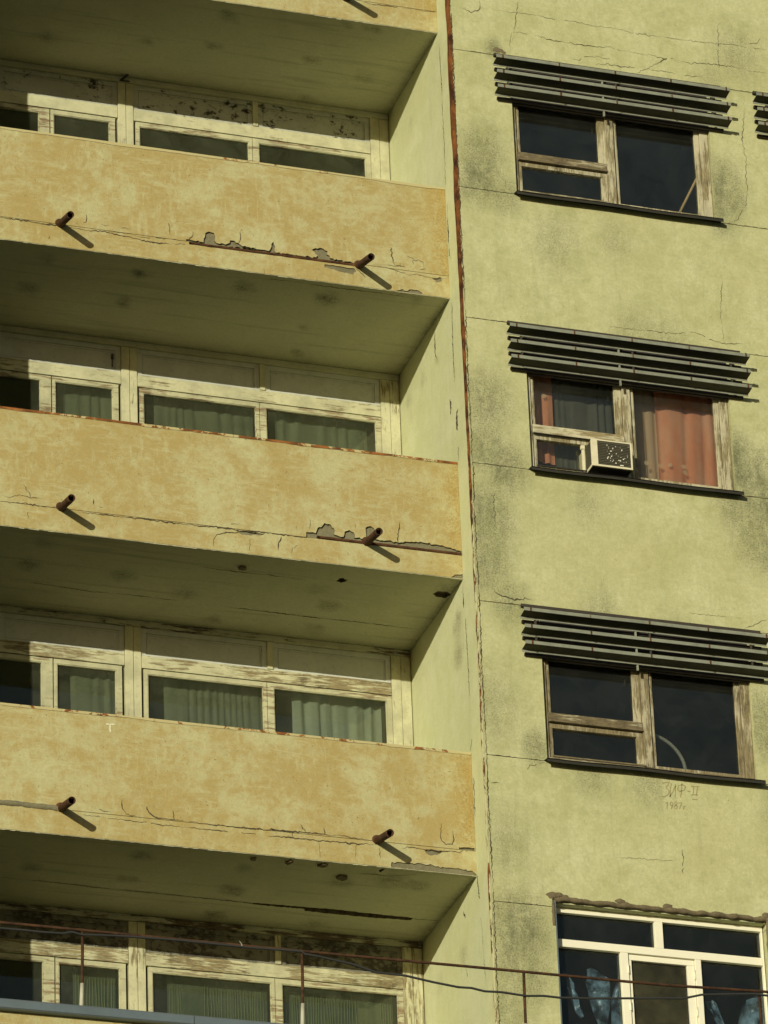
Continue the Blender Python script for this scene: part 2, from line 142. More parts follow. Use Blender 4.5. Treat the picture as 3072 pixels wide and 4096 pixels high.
def blob_field(blobs, ax=(0, 2)):
    def f(c):
        s = 0
        for b in blobs:
            d = ((c[ax[0]]-b[0])**2 + (c[ax[1]]-b[1])**2*(.55 if ax == (0, 2) else 1.)) / (b[2]*b[2]*1.6)
            if d < 6: s = max(s, min(1, b[3]*1.25)*math.exp(-d))
        return s
    return f
def grid(bm, a0, a1, b0, b1, to, step=.06, hole=None, mi=0):
    """a surface split finely enough to carry stains; hole = (a0,a1,b0,b1)"""
    def cuts(lo, hi, extra):
        n = max(1, round((hi-lo)/step)); s = [lo+(hi-lo)*i/n for i in range(n+1)]
        for e in extra:
            if lo < e < hi: s.append(e)
        s = sorted(s); r = [s[0]]
        for q in s[1:]:
            if q - r[-1] > 1e-4: r.append(q)
        return r
    A = cuts(a0, a1, hole[:2] if hole else ()); Bc = cuts(b0, b1, hole[2:] if hole else ())
    V = [[bm.verts.new(to(a, b, 0)) for b in Bc] for a in A]
    for i in range(len(A)-1):
        for j in range(len(Bc)-1):
            ca, cb = (A[i]+A[i+1])/2, (Bc[j]+Bc[j+1])/2
            if hole and hole[0] < ca < hole[1] and hole[2] < cb < hole[3]: continue
            f = bm.faces.new((V[i][j], V[i+1][j], V[i+1][j+1], V[i][j+1])); f.material_index = mi
    loose = [v for v in bm.verts if not v.link_faces]
    bmesh.ops.delete(bm, geom=loose, context='VERTS')

# ---------------------------------------------------------------- material helpers
class M:
    def __init__(s, name):
        s.m = bpy.data.materials.new(name); s.m.use_nodes = True; s.t = s.m.node_tree; s.N = s.t.nodes
        s.b = s.N['Principled BSDF']; s.out = s.N['Material Output']
        s.pos = s.N.new('ShaderNodeNewGeometry').outputs['Position']
    def lk(s, a, b): s.t.links.new(a, b)
    def set(s, sock, v):
        if hasattr(v, 'is_linked') or isinstance(v, bpy.types.NodeSocket): s.lk(v, sock)
        elif isinstance(v, (tuple, list)) and len(v) == 3 and sock.type == 'RGBA': sock.default_value = (*v, 1)
        else: sock.default_value = v
    def scaled(s, sc):
        n = s.N.new('ShaderNodeMapping'); s.lk(s.pos, n.inputs[0]); n.inputs['Scale'].default_value = sc; return n.outputs[0]
    def noise(s, scale, detail=6, rough=.6, dist=0, vec=None):
        n = s.N.new('ShaderNodeTexNoise'); s.lk(vec or s.pos, n.inputs['Vector'])
        n.inputs['Scale'].default_value = scale; n.inputs['Detail'].default_value = detail
        n.inputs['Roughness'].default_value = rough; n.inputs['Distortion'].default_value = dist; return n.outputs[0]
    def rng(s, v, lo, hi, a=0., b=1., smooth=True):
        n = s.N.new('ShaderNodeMapRange'); n.interpolation_type = 'SMOOTHSTEP' if smooth else 'LINEAR'
        s.set(n.inputs[0], v); n.inputs[1].default_value = lo; n.inputs[2].default_value = hi
        n.inputs[3].default_value = a; n.inputs[4].default_value = b; return n.outputs[0]
    def math(s, op, a, b=0.):
        n = s.N.new('ShaderNodeMath'); n.operation = op; s.set(n.inputs[0], a); s.set(n.inputs[1], b); return n.outputs[0]
    def mix(s, f, a, b, mode='MIX'):
        n = s.N.new('ShaderNodeMix'); n.data_type = 'RGBA'; n.blend_type = mode
        s.set(n.inputs[0], f); s.set(n.inputs[6], a); s.set(n.inputs[7], b); return n.outputs[2]
    def attr(s, name):
        n = s.N.new('ShaderNodeAttribute'); n.attribute_name = name; return n.outputs['Fac']
    def bump(s, h, strength=.3, dist=.01):
        n = s.N.new('ShaderNodeBump'); n.inputs['Strength'].default_value = strength; n.inputs['Distance'].default_value = dist
        s.lk(h, n.inputs['Height']); s.lk(n.outputs[0], s.b.inputs['Normal'])
    def done(s, col, rough=.9, metal=0., spec=.3):
        s.set(s.b.inputs['Base Color'], col); s.set(s.b.inputs['Roughness'], rough)
        s.set(s.b.inputs['Metallic'], metal); s.b.inputs['Specular IOR Level'].default_value = spec; return s.m
def plaster(name, c1, c2, c3, scale=2.2, lo=.42, hi=.62, stain=None, dirt=.25, bump=.35, streak=.12, brush=0., blot=.55, amount=.7, lines=0.):
    k = M(name)
    n1 = k.noise(scale, 12, .66, .25); n1b = k.noise(scale*4.3, 9, .72, .5)
    f = k.math('ADD', k.math('MULTIPLY', n1, .55), k.math('MULTIPLY', n1b, .45))
    c = k.mix(k.rng(f, lo, hi), c1, c2)
    c = k.mix(k.rng(k.noise(.8, 7, .66, .3), .45, .72, 0, blot), c, c3)
    if brush:                                       # dry-brush marks in two directions
        for rot, sc in ((.6, (3, 3, 17)), (-.75, (16, 3, 3.2)), (.15, (4, 4, 22))):
            mp = k.N.new('ShaderNodeMapping'); k.lk(k.pos, mp.inputs[0]); mp.inputs['Scale'].default_value = sc; mp.inputs['Rotation'].default_value = (0, rot, 0)
            st = k.noise(1.2, 8, .7, .35, mp.outputs[0]); area = k.rng(k.noise(1.7+abs(rot), 5, .6), .44, .62)
            c = k.mix(k.math('MULTIPLY', k.rng(st, .50, .64, 0, brush), area), c, c2)
    fine = k.noise(30, 9, .78); c = k.mix(k.rng(fine, .3, .75, 0, dirt), c, tuple(x*.60 for x in c1))
    mid = k.noise(9, 8, .75, .3); c = k.mix(k.rng(mid, .50, .72, 0, dirt*1.1), c, tuple(x*.66 for x in c1))
    if streak:
        sv = k.noise(1, 6, .65, .2, k.scaled((11, 11, .9))); c = k.mix(k.rng(sv, .52, .8, 0, streak), c, tuple(x*.5 for x in c1))
    if lines:                                       # boarding and trowel lines running along the slab
        ln = k.noise(1, 7, .7, .25, k.scaled((.45, 9, 9))); c = k.mix(k.rng(ln, .54, .66, 0, lines), c, tuple(x*.45 for x in c1))
    grain = k.noise(80, 4, .85); c = k.mix(k.rng(grain, .32, .68, 0, .30, False), c, tuple(x*.45 for x in c1))
    pit = k.noise(40, 3, .55); c = k.mix(k.rng(pit, .675, .73, 0, .6), c, tuple(x*.32 for x in c1))
    if stain:
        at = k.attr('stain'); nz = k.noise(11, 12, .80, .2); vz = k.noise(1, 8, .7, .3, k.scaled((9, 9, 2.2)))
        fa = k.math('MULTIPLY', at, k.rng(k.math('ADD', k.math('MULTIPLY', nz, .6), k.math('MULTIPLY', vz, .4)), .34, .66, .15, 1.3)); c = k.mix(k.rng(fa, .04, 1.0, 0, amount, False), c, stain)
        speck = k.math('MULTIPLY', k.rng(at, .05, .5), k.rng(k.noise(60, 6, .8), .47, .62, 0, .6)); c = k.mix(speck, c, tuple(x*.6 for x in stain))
    h = k.math('ADD', k.math('MULTIPLY', k.noise(70, 6, .7), .5), k.math('MULTIPLY', k.noise(6, 8, .6), .9))
    k.bump(h, bump, .012)
    return k.done(c, .92, 0, .2)
def wood(name, paint, bare, peel, vertical=False, dirt=.58, iso=False):
    k = M(name); sc = (5, 5, 7) if iso else ((16, 16, 1.6) if vertical else (1.6, 16, 16))
    v = k.scaled(sc)
    g = k.noise(2.2, 9, .72, .3, v); big = k.noise(1.9, 6, .6, .2)
    f = k.math('ADD', k.math('MULTIPLY', g, .6), k.math('MULTIPLY', big, .4))
    c = k.mix(k.rng(k.noise(5, 6, .6), .35, .7, 0, dirt), paint, tuple(x*.55 for x in paint))
    fine = k.noise(6, 8, .75, .1, v); b = k.mix(k.rng(fine, .35, .65), bare, tuple(min(1, x*2.3) for x in bare)); b = k.mix(k.rng(k.noise(4, 6, .7), .5, .68, 0, .7), b, tuple(x*.45 for x in bare))
    p = k.rng(f, .72-peel*.34, .75-peel*.30)
    c = k.mix(p, c, b)
    c = k.mix(k.rng(k.noise(22, 7, .75), .5, .72, 0, .45), c, tuple(x*.5 for x in paint)); hair = k.rng(k.noise(7, 5, .7, .1, v), .66, .70, 0, .35+peel*.3); c = k.mix(hair, c, bare)
    k.bump(k.math('SUBTRACT', k.math('MULTIPLY', fine, .4), p), .5, .004)
    return k.done(c, .75, 0, .3)
def rust(name, dark=(.045, .018, .008), bright=(.30, .095, .018), paint=None, cover=0., scale=9, vert=False):
    k = M(name); n1 = k.noise(scale, 9, .72, .4); n2 = k.noise(scale*5, 6, .7)
    c = k.mix(k.rng(n1, .35, .66), dark, bright); c = k.mix(k.rng(n2, .45, .75, 0, .6), c, (.13, .05, .02))
    if paint:
        n3 = k.noise(5, 9, .75, .3, k.scaled((1, 1, .55)) if vert else None); q = k.rng(n3, .66-cover*.34, .69-cover*.34, 1, 0); q = k.math('SUBTRACT', 1., q)
        q = k.math('SUBTRACT', 1., k.rng(n3, .30+cover*.38, .33+cover*.38)) if cover else q
        c = k.mix(q, c, paint)
    k.bump(n2, .5, .004); return k.done(c, .88, 0, .2)
def corner_rust():
    k = M('corner_rust'); n1 = k.noise(7, 9, .72, .4, k.scaled((1, 1, .5))); n2 = k.noise(40, 6, .7)
    c = k.mix(k.rng(n1, .38, .64), (.035, .014, .007), (.235, .088, .022))
    xyz = k.N.new('ShaderNodeSeparateXYZ'); k.lk(k.pos, xyz.inputs[0])
    keep = k.rng(xyz.outputs['Z'], 1.5, 7.5, .10, -.16)          # old paint survives lower down
    n3 = k.math('SUBTRACT', k.noise(4, 9, .75, .3, k.scaled((3, 3, .6))), keep)
    p = k.math('SUBTRACT', 1., k.rng(n3, .40, .44)); c = k.mix(p, c, (.50, .49, .27))
    k.bump(n2, .5, .004); return k.done(c, .88, 0, .2)
def flat(name, c, rough=.8, metal=0., var=.25, scale=8, spec=.3, bump=.15):
    k = M(name); n = k.noise(scale, 8, .68)
    col = k.mix(k.rng(n, .35, .7, 0, var), c, tuple(x*.45 for x in c)); k.bump(k.noise(scale*6, 5, .7), bump, .005)
    return k.done(col, rough, metal, spec)
def glass(name, tint=(.78, .82, .80), dust=.07, dustcol=(.30, .31, .22), rough=.015, wav=.0):
    k = M(name); N = k.N
    tr = N.new('ShaderNodeBsdfTransparent'); tr.inputs[0].default_value = (*tint, 1)
    gl = N.new('ShaderNodeBsdfGlossy'); gl.inputs['Roughness'].default_value = rough; gl.inputs[0].default_value = (.88, .88, .76, 1)
    fr = N.new('ShaderNodeFresnel'); fr.inputs[0].default_value = 1.5
    bp = N.new('ShaderNodeBump'); bp.inputs['Strength'].default_value = .06; bp.inputs['Distance'].default_value = .01
    k.lk(k.noise(1.7, 2, .5), bp.inputs['Height']); k.lk(bp.outputs[0], gl.inputs['Normal'])
    m1 = N.new('ShaderNodeMixShader'); k.lk(k.math('MULTIPLY', fr.outputs[0], 1.05), m1.inputs[0]); k.lk(tr.outputs[0], m1.inputs[1]); k.lk(gl.outputs[0], m1.inputs[2])
    df = N.new('ShaderNodeBsdfDiffuse'); df.inputs[0].default_value = (*dustcol, 1)
    m2 = N.new('ShaderNodeMixShader'); dn = k.math('ADD', k.math('MULTIPLY', k.rng(k.noise(3, 8, .7, .5), .3, .75), dust), dust*.5)
    dots = k.rng(k.noise(55, 2, .5), .74, .77, 0, .25); k.lk(k.math('ADD', dn, dots), m2.inputs[0])
    k.lk(m1.outputs[0], m2.inputs[1]); k.lk(df.outputs[0], m2.inputs[2]); k.lk(m2.outputs[0], k.out.inputs[0])
    return k.m
def cloth(name, c, c2, translucent=.35):
    k = M(name); col = k.mix(k.rng(k.noise(5, 6, .6, .2, k.scaled((1, 1, .3))), .35, .65), c, c2)
    k.done(col, .9, 0, .1); tl = k.N.new('ShaderNodeBsdfTranslucent'); k.lk(col, tl.inputs[0])
    mx = k.N.new('ShaderNodeMixShader'); mx.inputs[0].default_value = translucent
    k.lk(k.b.outputs[0], mx.inputs[1]); k.lk(tl.outputs[0], mx.inputs[2]); k.lk(mx.outputs[0], k.out.inputs[0]); return k.m

WALL = plaster('weathered_facade_plaster', (.445, .455, .215), (.62, .62, .36), (.49, .475, .235), 1.9, .35, .66, stain=(.12, .125, .066), dirt=.42, amount=.84, streak=.30, brush=.34)
TAN = plaster('ochre_parapet_plaster', (.42, .335, .130), (.53, .525, .285), (.40, .315, .11), 2.1, .43, .62, dirt=.26, streak=.06, stain=(.36, .245, .06), brush=.65, blot=.30)
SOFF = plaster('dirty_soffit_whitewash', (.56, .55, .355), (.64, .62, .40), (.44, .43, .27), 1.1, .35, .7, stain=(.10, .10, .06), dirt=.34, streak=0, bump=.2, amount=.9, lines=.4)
SIDE = plaster('pale_side_wall_paint', (.55, .57, .305), (.63, .65, .40), (.48, .515, .31), 1.2, .38, .64, stain=(.22, .205, .105), dirt=.14, streak=.25)
SPALL = plaster('bare_concrete', (.20, .185, .105), (.27, .25, .15), (.16, .145, .08), 7, .38, .62, dirt=.5, bump=.9, streak=0)
MORTAR = plaster('cement_mortar', (.16, .13, .075), (.22, .18, .10), (.13, .11, .065), 8, .38, .62, dirt=.5, bump=1.0, streak=0)
CRACK = flat('crack_dirt', (.085, .068, .034), .95, 0, .5, 20)
SCRATCH = flat('scratched_plaster', (.31, .28, .13), .95, 0, .4, 30)
CHALK = flat('chalk_mark', (.80, .78, .55), .9, 0, .3, 30)
JOINT = flat('joint_backing', (.15, .13, .07), .95, 0, .5, 9)
RUST = rust('rust_bare'); PIPE = rust('rust_pipe', (.026, .016, .010), (.085, .042, .020), scale=14)
ROD = rust('rust_rebar', (.04, .02, .011), (.12, .055, .022), scale=12)
COPE = [rust('coping_rust_%d' % i, (.11, .045, .015), (.34, .13, .03), (.46, .41, .20), cv, 7) for i, cv in enumerate((.74, .42, .55, .6))]
ANGLE = corner_rust()
PAINT = (.545, .54, .335)
WH = [wood('frame_rail_%d' % i, PAINT, (.145, .12, .06), p) for i, p in enumerate((.72, .42, .55, .72))]
WV = [wood('frame_post_%d' % i, PAINT, (.145, .12, .06), p, True) for i, p in enumerate((.50, .62, .48, .66))]
SASH = [wood('sash_%d' % i, (.50, .495, .305), (.15, .11, .06), p) for i, p in enumerate((.58, .62, .54, .58))]
BOARD = [wood('fanlight_board_%d' % i, c, b, p, False, d, True) for i, (c, b, p, d) in enumerate((
    ((.22, .22, .16), (.045, .042, .03), .70, .6), ((.50, .53, .45), (.12, .10, .06), .05, .3), ((.52, .55, .47), (.12, .10, .06), .0, .25), ((.44, .46, .37), (.030, .026, .017), .56, .35)))]
HEAD = [wood('head_beam_%d' % i, (.50, .50, .33), (.075, .055, .034), p, False, .4) for i, p in enumerate((.75, .58, .36, .30))]
BROWN_H = wood('bare_window_rail', (.42, .385, .245), (.085, .068, .035), .86); BROWN_V = wood('bare_window_post', (.43, .395, .26), (.12, .10, .052), .80, True)
BROWN_2 = wood('worn_window_post', (.48, .45, .30), (.135, .115, .06), .72, True); BROWN_2H = wood('worn_window_rail', (.55, .52, .34), (.16, .13, .065), .66)
ALU = flat('weathered_aluminium', (.26, .28, .215), .5, 0, .5, 7, .4); ALUD = flat('shaded_aluminium_underside', (.07, .07, .042), .7, .0, .5, 6, .2)  # underside copy is darkened: shade put into its colour
DARKBAR = flat('dark_painted_steel', (.05, .042, .032), .8, 0, .4, 9); SILL = flat('tarred_sill', (.035, .034, .026), .8, 0, .4, 9, .2)
PVC = flat('white_plastic_frame', (.80, .78, .60), .35, 0, .08, 4, .5, .0); RUBBER = flat('gasket', (.03, .03, .028), .7)
GL = glass('old_window_glass', (.86, .9, .86), dust=.09, dustcol=(.20, .215, .14)); GL2 = glass('room_window_glass', (.93, .94, .92), dust=.042, dustcol=(.14, .15, .13)); GL3 = glass('new_window_glass', (.72, .78, .78), .03, (.2, .2, .17))
GLS = glass('screened_glass', (.45, .45, .40), .30, (.115, .11, .06))
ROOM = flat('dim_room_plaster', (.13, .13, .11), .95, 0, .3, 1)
NET = cloth('net_curtain', (.20, .208, .14), (.27, .28, .19)); NETB = cloth('bright_net_curtain', (.40, .42, .34), (.50, .52, .42)); RIB = cloth('ribbed_net_curtain', (.11, .13, .08), (.17, .19, .12)); THREAD = cloth('net_thread', (.45, .48, .27), (.36, .4, .22))
CORAL = cloth('coral_curtain', (.70, .28, .15), (.74, .40, .25)); PEACH = cloth('peach_net', (.55, .38, .23), (.50, .42, .30)); GREYNET = cloth('grey_net', (.14, .14, .105), (.095, .10, .08))
MOTIF = flat('woven_flower', (.68, .55, .36), .9)
CAP = flat('blue_grey_sheet_metal', (.145, .185, .205), .42, .3, .25, 4, .5); CABLEM = flat('black_cable', (.035, .037, .035), .6)
ACW = flat('yellowed_plastic_case', (.68, .64, .44), .55, 0, .25, 9); ACD = flat('grille_dark', (.075, .072, .045), .7, 0, .3, 14)
SLEEVE = flat('white_plastic_sleeve', (.46, .45, .35), .6, 0, .3, 9); POLE = flat('pine_pole', (.50, .36, .17), .7); HOSE = flat('grey_hose', (.19, .20, .17), .6)
REFLECTION = flat('pale_blue_reflection', (.36, .47, .62), .3, 0, .6, 9, .6)  # sky reflections of the renewed window, painted as pale blue sheets
def _reflection():
    n = REFLECTION.node_tree; o = n.nodes['Material Output']; p = n.nodes['Principled BSDF']
    t = n.nodes.new('ShaderNodeBsdfTransparent'); x = n.nodes.new('ShaderNodeMixShader'); z = n.nodes.new('ShaderNodeTexNoise'); z.inputs['Scale'].default_value = 9; z.inputs['Detail'].default_value = 7
    g = n.nodes.new('ShaderNodeNewGeometry'); m = n.nodes.new('ShaderNodeMapRange'); m.inputs[1].default_value = .35; m.inputs[2].default_value = .62; m.inputs[3].default_value = .95; m.inputs[4].default_value = .12
    n.links.new(g.outputs['Position'], z.inputs['Vector']); n.links.new(z.outputs[0], m.inputs[0]); n.links.new(m.outputs[0], x.inputs[0])
    n.links.new(t.outputs[0], x.inputs[1]); n.links.new(p.outputs[0], x.inputs[2]); n.links.new(x.outputs[0], o.inputs[0])
_reflection()
DIRT = flat('ground_earth', (.15, .15, .10), .95, 0, .5, .2)
BIRD = flat('white_specks', (.75, .72, .58), .9)

# ---------------------------------------------------------------- ground
GZ = -20.75
bm = bmesh.new(); R = 4000
bm.faces.new([bm.verts.new(p) for p in ((-R, -R, GZ), (R, -R, GZ), (R, R, GZ), (-R, R, GZ))])
tag(obj('ground', bm, DIRT), kind='structure')

# ---------------------------------------------------------------- the building
BLD = tag(empty('apartment_building', (0, 0, GZ)), 'weathered ochre apartment block with recessed balconies beside a cracked plain wall', 'building')
def part(name, bm, mats, parent=None, smooth=False):
    o = obj(name, bm, mats, None, None, smooth); o.parent = parent or BLD
    if (parent or BLD) is BLD: o.matrix_parent_inverse = Matrix.Translation((0, 0, -GZ))
    return o
D1, DW, XL, PH, H = .31, 1.867, -5.175, 1.2156, 3.0
XC = .012                                           # the corner joint, then the front wall begins
STO = (-1, 0, 1, 2, 3)
WX0, WX1 = .618, 2.668
wall_f = blob_field(WALL_STAINS)
chip_cut = [((.45, 8.69), (.47, 8.715), (.53, 8.705), (.585, 8.67), (.57, 8.655), (.45, 8.668))]
for k in range(-2, 5):
    z0 = 1.065 + H*k; z1 = 2.625 + H*k; g = .0032
    for (a, b, hole) in ((z0+g, z1-g, (WX0, WX1, z0+g-1, 2.58+H*k)), (z1+g, z0+H-g, None)):
        if k == -1: hole = (WX0, 2.662, z0-1, z1) if hole else (WX0, 2.662, a-1, -.285)
        if k == 3 and hole: hole = None
        if k in (-2, 4): hole = None
        to = at_front(0)
        if k == -1 and b < 0:
            for (u0, u1) in ((XC, WX0), (2.662, 6.2)):
                bm = bmesh.new(); grid(bm, u0, u1, a, b, to, .06)
                V = [bm.verts.new(to(*p)) for p in ((u0, a, -.2), (u1, a, -.2), (u1, b, -.2), (u0, b, -.2))]; W = [bm.verts.new(to(*p)) for p in ((u0, a, 0), (u1, a, 0), (u1, b, 0), (u0, b, 0))]
                for q in range(4): bm.faces.new((W[q], W[(q+1) % 4], V[(q+1) % 4], V[q]))
                bmesh.ops.remove_doubles(bm, verts=list(bm.verts), dist=.0004)
                stain_attr(part('wall_panel', bm, [WALL, SPALL]), wall_f)
            continue
        bm = bmesh.new()
        grid(bm, XC, 6.2, a, b, to, .06, hole)
        # edge returns so a panel reads as a slab
        for (p, q) in ((((XC, a), (6.2, a)), ((XC, b), (6.2, b))) if k != -1 else (((XC, a), (WX0, a)), ((2.662, a), (6.2, a)), ((XC, b), (WX0, b)), ((2.662, b), (6.2, b)))):
            bm.faces.new([bm.verts.new(v) for v in (to(p[0], p[1], 0), to(q[0], q[1], 0), to(q[0], q[1], -.2), to(p[0], p[1], -.2))])
        if hole:
            h = hole; zb = max(h[2], a)
            for (p, q) in (((h[0], zb), (h[0], h[3])), ((h[1], zb), (h[1], h[3]))) + ((((h[0], h[3]), (h[1], h[3])),) if h[3] < b else ()):
                bm.faces.new([bm.verts.new(v) for v in (to(p[0], p[1], 0), to(q[0], q[1], 0), to(q[0], q[1], -.2), to(p[0], p[1], -.2))])
        o = part('wall_panel', bm, [WALL, SPALL])
        if k == 2 and not hole is None or (k == 2 and hole is None):
            pass
        stain_attr(o, wall_f)
bk = []
for k in range(-2, 5):
    bk.append((.06, 6.15, .03, .06, 1.065+H*k-.05, 1.065+H*k+.05 if False else 1.065+H*k-.012))
bm = bmesh.new()
for k in range(-2, 5):
    for zz in (1.065+H*k, 2.625+H*k):
        if zz == 2.625-H or abs(zz-1.065) % 3 < .01 or abs((zz-1.065) % 3 - 3) < .01:
            box(bm, .03, WX0-.02, .012, .03, zz-.03, zz+.03); box(bm, WX1+.02, 6.1, .012, .03, zz-.03, zz+.03)
        else: box(bm, .03, 6.1, .012, .03, zz-.03, zz+.03)
part('panel_joint', bm, JOINT)
bm = bmesh.new(); to = at_front(0)
for wd, pts in WALL_CRACKS: ribbon(bm, pts, wd*.95, to)
for k in range(-1, 4):
    for zz, segs in ((1.065+H*k, ((.07, WX0-.04), (WX1+.06, 5.9))), (2.625+H*k, ((.07, .52), (.9, 1.3), (1.9, 2.4), (2.85, 5.9)) if k > -1 else ((.07, WX0-.02), (2.70, 5.9)))):
        for a, b in segs:
            x = a
            while x < b:
                e = min(b, x+.12+.5*random.random()); ribbon(bm, [(x, zz), ((x+e)/2, zz+.002), (e, zz)], 4+4*random.random(), to, .0025); x = e+.3*random.random()**2
tag(part('crack', bm, CRACK), kind='stuff')
bm = bmesh.new(); prism(bm, chip_cut[0], at_front(0), -.004, .004); part('cement_patch', bm, MORTAR)
bm = bmesh.new()
for pts in INSCRIPTION: ribbon(bm, pts, 9, at_front(0), .002, .0018, False)
part('scratched_inscription', bm, SCRATCH)
# wall below, above and behind what is in view
bm = B((XC, 30, 0.0, .2, GZ, 1.065-3*2-.0045), (6.2, 30, 0, .2, 1.065-6, 16.6), (XC, 6.2, 0, .2, 1.065+15, 16.6))
part('outer_wall', bm, WALL); stain_attr(bpy.data.objects['outer_wall'], lambda c: 0)

# side wall (the flank the loggias end against), with a corner joint of rusted angle iron
bm = bmesh.new(); grid(bm, 0.055, 2.1, -8, 16, at_side(0), .09)
side = part('side_wall', bm, SIDE); stain_attr(side, blob_field([(a, b, r, i) for a, b, r, i in SIDE_STAINS], (1, 2)))
bm = bmesh.new(); box(bm, .002, .14, .20, 2.0, GZ, 16); part('side_wall_core', bm, SIDE); stain_attr(bpy.data.objects['side_wall_core'], lambda c: 0)
bm = bmesh.new()
for wd, pts in SIDE_CRACKS: ribbon(bm, pts, wd*1.2, at_side(0), .006)
tag(part('crack', bm, CRACK), kind='stuff')
bm = bmesh.new()                                    # ragged angle iron: its edge wanders
n = 340; za, zb = -8., 16.; L = []
for i in range(n+1):
    z = za+(zb-za)*i/n
    top = max(0, min(1, (z-4.2)/3.0))
    e = .004 + (.040*top+.020)*(.75+.5*mnoise.noise(Vector((0, 3, z*2.1)))) + .012*mnoise.noise(Vector((5, 1, z*11)))
    e2 = .004 + (.010+.022*top)*(.8+.5*mnoise.noise(Vector((9, 3, z*2.7)))) + .010*mnoise.noise(Vector((2, 8, z*13)))
    L.append([bm.verts.new(p) for p in ((-.004, max(.006, e)+.002, z), (-.004, -.003, z), (max(.006, e2), -.003, z))])
for i in range(n):
    for j in (0, 1): bm.faces.new((L[i][j], L[i][j+1], L[i+1][j+1], L[i+1][j]))
part('corner_angle', bm, ANGLE)
bm = B((-.001, .03, .0005, .06, -8, 16)); part('corner_filler', bm, SIDE); stain_attr(bpy.data.objects['corner_filler'], lambda c: 0)
bm = bmesh.new(); ribbon(bm, [(.031+.004*math.sin(i*1.7), -8+i*.4) for i in range(61)], 7, at_front(0), .004, .0045, False)
tag(part('crack', bm, CRACK), kind='stuff')
bm = B((XL-.25, XL, 0, 2.1, GZ, 16)); part('side_wall', bm, SIDE); stain_attr(bpy.data.objects['side_wall.001'], lambda c: 0)
bm = B((-30, XL-.25, .0, .2, GZ, 16)); part('outer_wall', bm, WALL); stain_attr(bpy.data.objects['outer_wall.001'], lambda c: 0)

